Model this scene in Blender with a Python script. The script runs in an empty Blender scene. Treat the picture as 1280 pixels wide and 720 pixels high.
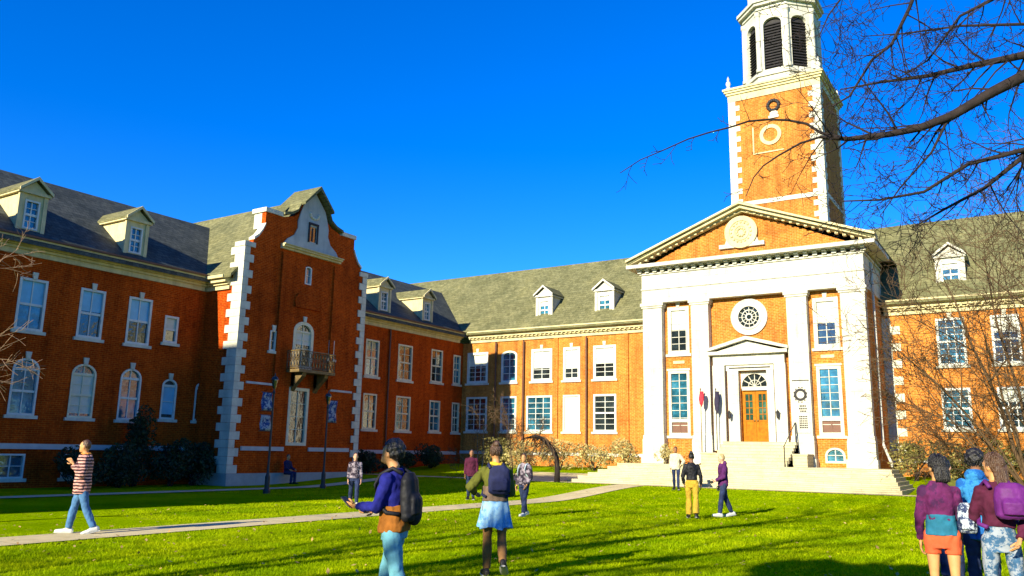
import bpy, bmesh, math, random
import numpy as np
from mathutils import Vector, Matrix, noise
random.seed(7)
np.random.seed(7)
R = math.radians
SC = bpy.context.scene
COL = SC.collection

# ------------------------------------------------------------------ helpers
def tag(o, label=None, cat=None, group=None, kind=None):
    if label: o['label'] = label
    if cat: o['category'] = cat
    if group: o['group'] = group
    if kind: o['kind'] = kind
    return o

def empty(name, loc, label=None, cat=None, group=None, rz=0.0):
    o = bpy.data.objects.new(name, None)
    COL.objects.link(o)
    o.location = loc
    o.rotation_euler = (0, 0, rz)
    o.empty_display_size = 0.3
    return tag(o, label, cat, group)

def link_mesh(name, me, mat, parent=None):
    o = bpy.data.objects.new(name, me)
    COL.objects.link(o)
    if mat: 
        if not me.materials: me.materials.append(mat)
    if parent:
        o.parent = parent
        o.matrix_parent_inverse = Matrix.Identity(4)
        p = world_loc(parent)
        o.location = -p          # geometry is written in world metres
        # the parent's rotation is zero for everything built this way
    return o

def world_loc(o):
    v = Vector(o.location)
    while o.parent:
        o = o.parent
        v += Vector(o.location)
    return v

class MB:
    """collects shapes for ONE mesh"""
    def __init__(s):
        s.v = []; s.f = []; s.smooth = False
    def add(s, vs, fs):
        n = len(s.v)
        s.v.extend([tuple(p) for p in vs])
        s.f.extend([tuple(i + n for i in f) for f in fs])
    def box(s, x0, x1, y0, y1, z0, z1):
        if x0 > x1: x0, x1 = x1, x0
        if y0 > y1: y0, y1 = y1, y0
        if z0 > z1: z0, z1 = z1, z0
        s.add([(x0,y0,z0),(x1,y0,z0),(x1,y1,z0),(x0,y1,z0),(x0,y0,z1),(x1,y0,z1),(x1,y1,z1),(x0,y1,z1)],
              [(0,3,2,1),(4,5,6,7),(0,1,5,4),(1,2,6,5),(2,3,7,6),(3,0,4,7)])
    def prism(s, pts, a, b):
        """pts: closed outline of 3-D points; extruded by vector b-a (a, b vectors)"""
        n = len(pts)
        a = Vector(a); b = Vector(b)
        vs = [Vector(p) + a for p in pts] + [Vector(p) + b for p in pts]
        fs = [tuple(range(n)), tuple(range(2*n-1, n-1, -1))]
        for i in range(n):
            j = (i+1) % n
            fs.append((i, i+n, j+n, j))
        s.add(vs, fs)
    def tube(s, pts, rad, n=6, cap=True):
        pts = [Vector(p) for p in pts]
        if not hasattr(rad, '__len__'): rad = [rad]*len(pts)
        vs = []; fs = []
        up = Vector((0.13, 0.21, 1)).normalized()
        for i, p in enumerate(pts):
            d = (pts[min(i+1, len(pts)-1)] - pts[max(i-1, 0)])
            if d.length < 1e-6: d = Vector((0,0,1))
            d.normalize()
            x = d.cross(up)
            if x.length < 0.05: x = d.cross(Vector((1,0,0)))
            x.normalize(); y = d.cross(x)
            for k in range(n):
                a = 2*math.pi*k/n
                vs.append(p + (x*math.cos(a) + y*math.sin(a))*rad[i])
        for i in range(len(pts)-1):
            for k in range(n):
                j = (k+1) % n
                fs.append((i*n+k, i*n+j, (i+1)*n+j, (i+1)*n+k))
        if cap:
            fs.append(tuple(range(n-1, -1, -1)))
            fs.append(tuple(range((len(pts)-1)*n, len(pts)*n)))
        s.add(vs, fs)
    def lathe(s, prof, c, n=16, a0=0.0):
        """prof: list of (r, z); around vertical axis at c"""
        vs = []; fs = []
        for r, z in prof:
            for k in range(n):
                a = a0 + 2*math.pi*k/n
                vs.append((c[0]+r*math.cos(a), c[1]+r*math.sin(a), c[2]+z))
        for i in range(len(prof)-1):
            for k in range(n):
                j = (k+1) % n
                fs.append((i*n+k, i*n+j, (i+1)*n+j, (i+1)*n+k))
        fs.append(tuple(range(n-1, -1, -1)))
        fs.append(tuple(range((len(prof)-1)*n, len(prof)*n)))
        s.add(vs, fs)
    def ball(s, c, r, nu=12, nv=8, M=None):
        vs = []; fs = []
        if not hasattr(r, '__len__'): r = (r, r, r)
        for i in range(nv+1):
            t = math.pi*i/nv
            for k in range(nu):
                a = 2*math.pi*k/nu
                p = Vector((r[0]*math.sin(t)*math.cos(a), r[1]*math.sin(t)*math.sin(a), r[2]*math.cos(t)))
                if M: p = M @ p
                vs.append(Vector(c) + p)
        for i in range(nv):
            for k in range(nu):
                j = (k+1) % nu
                fs.append((i*nu+k, (i+1)*nu+k, (i+1)*nu+j, i*nu+j))
        s.add(vs, fs)
    def mesh(s, name, smooth=None):
        me = bpy.data.meshes.new(name)
        me.from_pydata(s.v, [], s.f)
        me.validate()
        if smooth if smooth is not None else s.smooth:
            me.polygons.foreach_set('use_smooth', [True]*len(me.polygons))
        me.update()
        return me
    def build(s, name, mat, parent=None, smooth=None, fix=False):
        me = s.mesh(name, smooth)
        if fix:
            bm = bmesh.new(); bm.from_mesh(me)
            bmesh.ops.recalc_face_normals(bm, faces=bm.faces)
            bm.to_mesh(me); bm.free()
        return link_mesh(name, me, mat, parent)

# ------------------------------------------------------------------ materials
def new_mat(name):
    m = bpy.data.materials.new(name)
    m.use_nodes = True
    nt = m.node_tree
    b = nt.nodes['Principled BSDF']
    return m, nt, b

def N(nt, t, **kw):
    n = nt.nodes.new(t)
    for k, v in kw.items():
        if k in n.inputs.keys() if hasattr(n.inputs, 'keys') else False:
            n.inputs[k].default_value = v
        else:
            setattr(n, k, v)
    return n

def mixc(nt, fac, a, b, mode='MIX'):
    n = nt.nodes.new('ShaderNodeMix'); n.data_type = 'RGBA'; n.blend_type = mode
    def s(i, v):
        if hasattr(v, 'links') or hasattr(v, 'is_linked'): nt.links.new(v, n.inputs[i])
        else: n.inputs[i].default_value = v if not isinstance(v, tuple) or len(v) == 4 else (*v, 1)
    if hasattr(fac, 'is_linked'): nt.links.new(fac, n.inputs[0])
    else: n.inputs[0].default_value = fac
    s(6, a); s(7, b)
    return n.outputs[2]

def noise_tex(nt, scale, detail=4, rough=0.6, vec=None):
    t = nt.nodes.new('ShaderNodeTexNoise')
    t.inputs['Scale'].default_value = scale
    t.inputs['Detail'].default_value = detail
    t.inputs['Roughness'].default_value = rough
    if vec is None:
        g = nt.nodes.new('ShaderNodeNewGeometry'); vec = g.outputs['Position']
    nt.links.new(vec, t.inputs['Vector'])
    return t.outputs['Fac']

def ramp(nt, fac, stops):
    r = nt.nodes.new('ShaderNodeValToRGB')
    el = r.color_ramp.elements
    while len(el) < len(stops): el.new(0.5)
    for e, (p, c) in zip(el, stops):
        e.position = p; e.color = (*c, 1) if len(c) == 3 else c
    nt.links.new(fac, r.inputs['Fac'])
    return r.outputs['Color']

def bump(nt, b, h, strength=0.3, dist=0.02):
    n = nt.nodes.new('ShaderNodeBump')
    n.inputs['Strength'].default_value = strength
    n.inputs['Distance'].default_value = dist
    nt.links.new(h, n.inputs['Height'])
    nt.links.new(n.outputs['Normal'], b.inputs['Normal'])

def wallvec(nt, su=1.0, sv=1.0):
    """(x+y, z) in world metres: runs along any axis-aligned wall"""
    g = nt.nodes.new('ShaderNodeNewGeometry')
    sp = nt.nodes.new('ShaderNodeSeparateXYZ'); nt.links.new(g.outputs['Position'], sp.inputs[0])
    a = nt.nodes.new('ShaderNodeMath'); a.operation = 'ADD'
    nt.links.new(sp.outputs[0], a.inputs[0]); nt.links.new(sp.outputs[1], a.inputs[1])
    c = nt.nodes.new('ShaderNodeCombineXYZ')
    m1 = nt.nodes.new('ShaderNodeMath'); m1.operation = 'MULTIPLY'; m1.inputs[1].default_value = su
    m2 = nt.nodes.new('ShaderNodeMath'); m2.operation = 'MULTIPLY'; m2.inputs[1].default_value = sv
    nt.links.new(a.outputs[0], m1.inputs[0]); nt.links.new(sp.outputs[2], m2.inputs[0])
    nt.links.new(m1.outputs[0], c.inputs[0]); nt.links.new(m2.outputs[0], c.inputs[1])
    return c.outputs[0]

def simple(name, col, rough=0.7, var=0.12, scale=3.0, spec=0.3, bmp=0.0, bscale=30, metal=0.0, streak=0.0):
    m, nt, b = new_mat(name)
    f = noise_tex(nt, scale, 5, 0.65)
    lo = tuple(c*(1-var) for c in col); hi = tuple(min(1, c*(1+var)) for c in col)
    c = ramp(nt, f, [(0.3, lo), (0.7, hi)])
    if streak > 0:
        f2 = noise_tex(nt, 1.0, 5, 0.7, wallvec(nt, 3.0, 0.35))
        s = ramp(nt, f2, [(0.45, (1, 1, 1)), (0.75, (1-streak, 1-streak*0.95, 1-streak*0.9))])
        c = mixc(nt, 1.0, c, s, 'MULTIPLY')
    nt.links.new(c, b.inputs['Base Color'])
    b.inputs['Roughness'].default_value = rough
    b.inputs['Specular IOR Level'].default_value = spec
    b.inputs['Metallic'].default_value = metal
    if bmp > 0: bump(nt, b, noise_tex(nt, bscale, 4), bmp, 0.02)
    return m

def brick_mat(name, c1, c2, mortar):
    m, nt, b = new_mat(name)
    t = nt.nodes.new('ShaderNodeTexBrick')
    t.inputs['Scale'].default_value = 1.0
    t.inputs['Brick Width'].default_value = 0.23
    t.inputs['Row Height'].default_value = 0.078
    t.inputs['Mortar Size'].default_value = 0.008
    t.inputs['Bias'].default_value = -0.1
    t.inputs['Color1'].default_value = (*c1, 1); t.inputs['Color2'].default_value = (*c2, 1)
    t.inputs['Mortar'].default_value = (*mortar, 1)
    nt.links.new(wallvec(nt), t.inputs['Vector'])
    big = noise_tex(nt, 0.55, 6, 0.7)
    tone = ramp(nt, big, [(0.25, (0.62, 0.58, 0.58)), (0.5, (1, 1, 1)), (0.75, (1.2, 1.2, 1.1))])
    c = mixc(nt, 1.0, t.outputs['Color'], tone, 'MULTIPLY')
    st = noise_tex(nt, 1.0, 5, 0.7, wallvec(nt, 2.2, 0.22))
    c = mixc(nt, 1.0, c, ramp(nt, st, [(0.45, (1, 1, 1)), (0.75, (0.52, 0.50, 0.50))]), 'MULTIPLY')
    fine = noise_tex(nt, 9.0, 3, 0.6)
    c = mixc(nt, 1.0, c, ramp(nt, fine, [(0.3, (0.68, 0.66, 0.66)), (0.7, (1.2, 1.2, 1.2))]), 'MULTIPLY')
    nt.links.new(c, b.inputs['Base Color'])
    b.inputs['Roughness'].default_value = 0.9
    b.inputs['Specular IOR Level'].default_value = 0.04
    bump(nt, b, t.outputs['Fac'], -0.35, 0.006)
    return m

def slate_mat(name, c1, c2):
    m, nt, b = new_mat(name)
    t = nt.nodes.new('ShaderNodeTexBrick')
    t.inputs['Brick Width'].default_value = 0.30
    t.inputs['Row Height'].default_value = 0.16
    t.inputs['Mortar Size'].default_value = 0.006
    t.inputs['Color1'].default_value = (*c1, 1); t.inputs['Color2'].default_value = (*c2, 1)
    t.inputs['Mortar'].default_value = (c1[0]*.35, c1[1]*.35, c1[2]*.35, 1)
    t.inputs['Scale'].default_value = 1.0
    # roof slopes run along x or y: rows by height, columns by whichever axis is horizontal
    g = nt.nodes.new('ShaderNodeNewGeometry')
    sp = nt.nodes.new('ShaderNodeSeparateXYZ'); nt.links.new(g.outputs['Position'], sp.inputs[0])
    nn = nt.nodes.new('ShaderNodeSeparateXYZ'); nt.links.new(g.outputs['True Normal'], nn.inputs[0])
    ax = nt.nodes.new('ShaderNodeMath'); ax.operation = 'ABSOLUTE'; nt.links.new(nn.outputs[0], ax.inputs[0])
    ay = nt.nodes.new('ShaderNodeMath'); ay.operation = 'ABSOLUTE'; nt.links.new(nn.outputs[1], ay.inputs[0])
    gt = nt.nodes.new('ShaderNodeMath'); gt.operation = 'GREATER_THAN'
    nt.links.new(ax.outputs[0], gt.inputs[0]); nt.links.new(ay.outputs[0], gt.inputs[1])
    mx = nt.nodes.new('ShaderNodeMix'); mx.data_type = 'FLOAT'
    nt.links.new(gt.outputs[0], mx.inputs[0]); nt.links.new(sp.outputs[0], mx.inputs[2]); nt.links.new(sp.outputs[1], mx.inputs[3])
    cb = nt.nodes.new('ShaderNodeCombineXYZ')
    nt.links.new(mx.outputs[0], cb.inputs[0]); nt.links.new(sp.outputs[2], cb.inputs[1])
    nt.links.new(cb.outputs[0], t.inputs['Vector'])
    big = noise_tex(nt, 0.7, 7, 0.75)
    c = mixc(nt, 1.0, t.outputs['Color'], ramp(nt, big, [(0.3, (0.62, 0.66, 0.66)), (0.55, (1, 1, 1)), (0.75, (1.3, 1.25, 1.1))]), 'MULTIPLY')
    fine = noise_tex(nt, 7.0, 3, 0.6)
    c = mixc(nt, 1.0, c, ramp(nt, fine, [(0.3, (0.7, 0.7, 0.7)), (0.7, (1.25, 1.25, 1.25))]), 'MULTIPLY')
    nt.links.new(c, b.inputs['Base Color'])
    b.inputs['Roughness'].default_value = 0.75
    b.inputs['Specular IOR Level'].default_value = 0.12
    bump(nt, b, t.outputs['Fac'], -0.5, 0.01)
    return m

def glass_mat(name, col, rough=0.06, metal=0.0, spec=0.9, var=0.35):
    m, nt, b = new_mat(name)
    f = noise_tex(nt, 1.1, 5, 0.7)
    c = ramp(nt, f, [(0.32, tuple(x*(1-var)*0.35 for x in col)), (0.5, col), (0.62, tuple(min(1, x*(1+var)*1.5) for x in col)), (0.72, tuple(min(1, x*1.6+0.06) for x in col))])
    nt.links.new(c, b.inputs['Base Color'])
    b.inputs['Roughness'].default_value = rough
    b.inputs['Specular IOR Level'].default_value = spec
    b.inputs['IOR'].default_value = 1.7
    bump(nt, b, noise_tex(nt, 2.2, 3), 0.25, 0.05)
    return m

def lawn_mat(name):
    m, nt, b = new_mat(name)
    f = noise_tex(nt, 0.35, 6, 0.7)
    c = ramp(nt, f, [(0.3, (0.13, 0.225, 0.000)), (0.52, (0.22, 0.335, 0.000)), (0.72, (0.36, 0.43, 0.001))])
    f2 = noise_tex(nt, 14, 4, 0.7)
    c = mixc(nt, 1.0, c, ramp(nt, f2, [(0.3, (0.55, 0.6, 0.55)), (0.7, (1.3, 1.25, 1.2))]), 'MULTIPLY')
    f3 = noise_tex(nt, 1.7, 3, 0.7)
    c = mixc(nt, ramp(nt, f3, [(0.58, (0, 0, 0)), (0.78, (0.6, 0.6, 0.6))]), c, (0.34, 0.30, 0.04), 'MIX')
    nt.links.new(c, b.inputs['Base Color'])
    b.inputs['Roughness'].default_value = 0.95
    b.inputs['Specular IOR Level'].default_value = 0.0
    bump(nt, b, noise_tex(nt, 40, 4), 0.9, 0.04)
    return m

def vcol_leaf(name, c1, c2, scale=2.0, trans=0.0, spec=0.25):
    m, nt, b = new_mat(name)
    f = noise_tex(nt, scale, 3, 0.6)
    oi = nt.nodes.new('ShaderNodeNewGeometry')
    c = ramp(nt, f, [(0.3, c1), (0.7, c2)])
    r = ramp(nt, oi.outputs['Random Per Island'], [(0, (0.6, 0.6, 0.6)), (1, (1.35, 1.3, 1.2))])
    c = mixc(nt, 1.0, c, r, 'MULTIPLY')
    nt.links.new(c, b.inputs['Base Color'])
    b.inputs['Roughness'].default_value = 0.7
    b.inputs['Specular IOR Level'].default_value = spec
    if trans > 0:
        out = nt.nodes['Material Output']
        t = nt.nodes.new('ShaderNodeBsdfTranslucent'); nt.links.new(c, t.inputs['Color'])
        ms = nt.nodes.new('ShaderNodeMixShader'); ms.inputs[0].default_value = trans
        nt.links.new(b.outputs[0], ms.inputs[1]); nt.links.new(t.outputs[0], ms.inputs[2])
        nt.links.new(ms.outputs[0], out.inputs['Surface'])
    return m

def cloth(name, col, var=0.2, rough=0.85, pattern=None, bmp=0.25):
    m, nt, b = new_mat(name)
    tc = nt.nodes.new('ShaderNodeTexCoord')
    f = noise_tex(nt, 9, 4, 0.6, tc.outputs['Object'])
    c = ramp(nt, f, [(0.3, tuple(x*(1-var) for x in col)), (0.7, tuple(min(1, x*(1+var)) for x in col))])
    if pattern:
        kind, c2, sc = pattern
        if kind == 'stripe':
            w = nt.nodes.new('ShaderNodeTexWave'); w.wave_type = 'BANDS'; w.bands_direction = 'Z'
            w.inputs['Scale'].default_value = sc; w.inputs['Distortion'].default_value = 1.6; w.inputs['Detail'].default_value = 2
            w.inputs['Detail Scale'].default_value = 2
            nt.links.new(tc.outputs['Object'], w.inputs['Vector'])
            fac = ramp(nt, w.outputs['Fac'], [(0.45, (0, 0, 0)), (0.55, (1, 1, 1))])
        else:
            fac = ramp(nt, noise_tex(nt, sc, 5, 0.75, tc.outputs['Object']), [(0.48, (0, 0, 0)), (0.54, (1, 1, 1))])
        c = mixc(nt, fac, c, c2)
    nt.links.new(c, b.inputs['Base Color'])
    b.inputs['Roughness'].default_value = rough
    b.inputs['Specular IOR Level'].default_value = 0.2
    if bmp: bump(nt, b, noise_tex(nt, 22, 3, 0.6, tc.outputs['Object']), bmp, 0.02)
    return m

M = {}
M['brick'] = brick_mat('red_brick', (0.50, 0.170, 0.024), (0.40, 0.120, 0.014), (0.54, 0.30, 0.10))
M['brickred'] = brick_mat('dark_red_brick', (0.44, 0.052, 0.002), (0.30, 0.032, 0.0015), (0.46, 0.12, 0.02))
M['slateshade'] = slate_mat('shaded_roof_slate', (0.048, 0.056, 0.054), (0.078, 0.086, 0.078))  # same roof slate for the wing, shade of grazing light put into its colour
M['white'] = simple('white_painted_stone', (0.58, 0.56, 0.47), 0.75, 0.12, 1.5, 0.15, 0.2, 20, streak=0.38)
M['cream'] = simple('cream_stone', (0.56, 0.48, 0.26), 0.8, 0.16, 2.5, 0.25, 0.2, 14, streak=0.3)
M['quoin'] = simple('pale_quoin_stone', (0.56, 0.54, 0.43), 0.8, 0.18, 2.2, 0.25, 0.2, 14, streak=0.2)
M['slate'] = slate_mat('roof_slate', (0.128, 0.124, 0.056), (0.180, 0.172, 0.084))
M['stucco'] = simple('grey_stucco', (0.34, 0.38, 0.38), 0.85, 0.12, 2.0, 0.2, 0.25, 18, streak=0.25)
M['plinth'] = simple('grey_plinth_stone', (0.30, 0.32, 0.30), 0.85, 0.15, 2.0, 0.2, 0.2, 10)
M['band'] = simple('limestone_band', (0.46, 0.45, 0.42), 0.85, 0.15, 2.0, 0.2, 0.1, 10)
M['frame'] = simple('white_window_paint', (0.56, 0.57, 0.52), 0.45, 0.10, 4, 0.4)
M['creamframe'] = simple('cream_window_paint', (0.60, 0.57, 0.40), 0.5, 0.12, 4, 0.4)
M['glass'] = glass_mat('window_glass_blue', (0.015, 0.085, 0.13))
M['darkglass'] = glass_mat('window_glass_dark', (0.012, 0.018, 0.02))
M['blind'] = simple('window_blind', (0.52, 0.53, 0.44), 0.5, 0.12, 2.0, 0.5)
M['blindblue'] = simple('pale_roller_blind', (0.14, 0.40, 0.56), 0.3, 0.15, 2.0, 0.7)
M['louver'] = simple('dark_louvre', (0.02, 0.018, 0.02), 0.7, 0.4, 4.0, 0.3)
M['door'] = simple('varnished_oak', (0.34, 0.115, 0.004), 0.6, 0.3, 6.0, 0.1)
M['doorglass'] = glass_mat('door_glass', (0.02, 0.06, 0.04))
M['lawn'] = lawn_mat('lawn_soil_and_grass')
def joints(m, wdt, row, dark, flat=False):
    """adds block joints to a stone material"""
    nt = m.node_tree; b = nt.nodes['Principled BSDF']
    src = b.inputs['Base Color'].links[0].from_socket
    t = nt.nodes.new('ShaderNodeTexBrick'); t.inputs['Scale'].default_value = 1.0
    t.inputs['Brick Width'].default_value = wdt; t.inputs['Row Height'].default_value = row; t.inputs['Mortar Size'].default_value = 0.012
    t.inputs['Color1'].default_value = (1, 1, 1, 1); t.inputs['Color2'].default_value = (0.9, 0.9, 0.9, 1); t.inputs['Mortar'].default_value = (dark, dark, dark, 1)
    if flat:
        g = nt.nodes.new('ShaderNodeNewGeometry'); nt.links.new(g.outputs['Position'], t.inputs['Vector'])
    else: nt.links.new(wallvec(nt), t.inputs['Vector'])
    c = mixc(nt, 1.0, src, t.outputs['Color'], 'MULTIPLY')
    st = noise_tex(nt, 2.3, 6, 0.75)
    c = mixc(nt, 1.0, c, ramp(nt, st, [(0.48, (1, 1, 1)), (0.75, (0.80, 0.78, 0.74))]), 'MULTIPLY')
    nt.links.new(c, b.inputs['Base Color'])
joints(M['white'], 1.3, 0.46, 0.72)
M['path'] = simple('pale_concrete_path', (0.58, 0.48, 0.27), 0.9, 0.14, 1.2, 0.2, 0.3, 40)
joints(M['path'], 1.3, 1.5, 0.5, True)
M['steps'] = simple('pale_stone_steps', (0.50, 0.44, 0.27), 0.85, 0.14, 1.5, 0.2, 0.2, 20)
joints(M['steps'], 1.4, 0.145, 0.6)
M['black'] = simple('black_iron', (0.018, 0.018, 0.02), 0.5, 0.3, 5, 0.5)
M['gilt'] = simple('weathered_gilt_iron', (0.13, 0.085, 0.028), 0.5, 0.5, 6, 0.5, 0.3, 20)
M['pipe'] = simple('brown_downpipe', (0.12, 0.05, 0.028), 0.6, 0.2, 3, 0.4)
M['bark'] = simple('dark_bark', (0.022, 0.016, 0.015), 0.9, 0.4, 8, 0.2, 0.6, 30)
M['barktan'] = simple('tan_bark', (0.085, 0.052, 0.026), 0.9, 0.35, 8, 0.2, 0.5, 30)
M['barkpale'] = simple('pale_bark', (0.26, 0.17, 0.11), 0.9, 0.3, 8, 0.2, 0.4, 30)
M['evergreen'] = vcol_leaf('evergreen_leaf', (0.010, 0.022, 0.012), (0.03, 0.055, 0.02))
M['dryleaf'] = vcol_leaf('dry_tan_leaf', (0.30, 0.24, 0.08), (0.60, 0.52, 0.24), 3.0, 0.2)
M['mixleaf'] = vcol_leaf('olive_leaf', (0.12, 0.13, 0.03), (0.42, 0.36, 0.12), 3.0, 0.2)
M['grass'] = vcol_leaf('grass_blade', (0.17, 0.30, 0.0005), (0.42, 0.50, 0.003), 0.7, 0.35, 0.03)
M['fallen'] = vcol_leaf('fallen_leaf', (0.30, 0.16, 0.05), (0.55, 0.38, 0.14))
SUN_E, SKY_S, EXPO, SKY_TINT = 4.8, 0.064, 1.25, (0.55, 1.06, 1.76)
# ------------------------------------------------------------------ ground
def sm(a, b, x):
    t = min(1, max(0, (x-a)/(b-a)))
    return t*t*(3-2*t)
def gz(x, y):
    return 0.35*sm(25, 33, y) + 0.5*sm(35, 43, y)

# ------------------------------------------------------------------ people
SKIN = {k: simple('skin_'+k, c, 0.55, 0.1, 12, 0.35) for k, c in
        {'light': (0.55, 0.30, 0.19), 'warm': (0.52, 0.25, 0.10), 'brown': (0.24, 0.11, 0.055), 'dark': (0.10, 0.05, 0.03)}.items()}
HAIR = {k: simple('hair_'+k, c, 0.45, 0.35, 30, 0.5, 0.6, 60) for k, c in
        {'black': (0.012, 0.010, 0.010), 'brown': (0.07, 0.033, 0.016), 'blond': (0.42, 0.29, 0.12), 'grey': (0.3, 0.27, 0.24)}.items()}
EYEW = simple('eye_white', (0.7, 0.68, 0.65), 0.2, 0.02, 5, 0.6); EYED = simple('eye_iris', (0.03, 0.02, 0.015), 0.15, 0.1, 5, 0.8)
LIP = simple('lips', (0.40, 0.13, 0.09), 0.5, 0.1, 10, 0.4)

TMP = bpy.data.scenes.new('workshop')      # a scratch scene, removed at the end
def vox(mb, size, smooth_it=4, fold=0.0, fscale=10, seed=0):
    """union of overlapping closed shapes as one smooth continuous surface"""
    me = mb.mesh('tmp')
    bm = bmesh.new(); bm.from_mesh(me); bmesh.ops.recalc_face_normals(bm, faces=bm.faces); bm.to_mesh(me); bm.free()
    ob = bpy.data.objects.new('tmp', me); TMP.collection.objects.link(ob)
    r = ob.modifiers.new('r', 'REMESH'); r.mode = 'VOXEL'; r.voxel_size = size
    s = ob.modifiers.new('s', 'SMOOTH'); s.factor = 0.5; s.iterations = smooth_it
    with bpy.context.temp_override(scene=TMP, view_layer=TMP.view_layers[0]):
        dg = bpy.context.evaluated_depsgraph_get()
    ev = ob.evaluated_get(dg)
    out = bpy.data.meshes.new_from_object(ev)
    bpy.data.objects.remove(ob); bpy.data.meshes.remove(me)
    out.materials.clear()
    n = len(out.vertices)
    if fold > 0 and n:
        off = Vector((seed*3.1, seed*1.7, 0))
        co = np.zeros(n*3, np.float32); no = np.zeros(n*3, np.float32)
        out.vertices.foreach_get('co', co); out.vertices.foreach_get('normal', no)
        co = co.reshape(-1, 3); no = no.reshape(-1, 3)
        am = np.empty(n, np.float32)
        for i in range(n):
            q = Vector((co[i, 0]*fscale, co[i, 1]*fscale, co[i, 2]*fscale*0.8)) + off
            am[i] = fold*(abs(noise.noise(q))*1.6 - 0.5 + 0.5*noise.noise(q*2.3 + Vector((9, 2, 5))))
        out.vertices.foreach_set('co', (co + no*am[:, None]).reshape(-1))
    out.polygons.foreach_set('use_smooth', [True]*len(out.polygons))
    out.update()
    return out

def limb(mb, p, q, r0, r1, cap0=True, cap1=True, n=14, squash=1.0, bulge=0.0):
    p = Vector(p); q = Vector(q)
    m = 7
    pts = []; rad = []
    for i in range(m):
        t = i/(m-1)
        pts.append(p.lerp(q, t)); rad.append(r0 + (r1-r0)*t + bulge*math.sin(math.pi*min(1, t*1.25)))
    mb.tube(pts, rad, n)
    if cap0: mb.ball(p, r0, 12, 8)
    if cap1: mb.ball(q, r1, 12, 8)

def loft(mb, st, n=20):
    """st: list of (center, half width vector, half depth vector)"""
    vs = []; fs = []
    for c, w, d in st:
        for k in range(n):
            a = 2*math.pi*k/n
            ca, sa = math.cos(a), math.sin(a)
            e = 0.85
            vs.append(c + w*(math.copysign(abs(ca)**e, ca)) + d*(math.copysign(abs(sa)**e, sa)))
    for i in range(len(st)-1):
        for k in range(n): fs.append((i*n+k, i*n+(k+1) % n, (i+1)*n+(k+1) % n, (i+1)*n+k))
    fs.append(tuple(range(n))); fs.append(tuple(range((len(st)-1)*n, len(st)*n)))
    mb.add(vs, fs)

def rotx(v, a): return Vector((v[0], v[1]*math.cos(a)-v[2]*math.sin(a), v[1]*math.sin(a)+v[2]*math.cos(a)))

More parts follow.
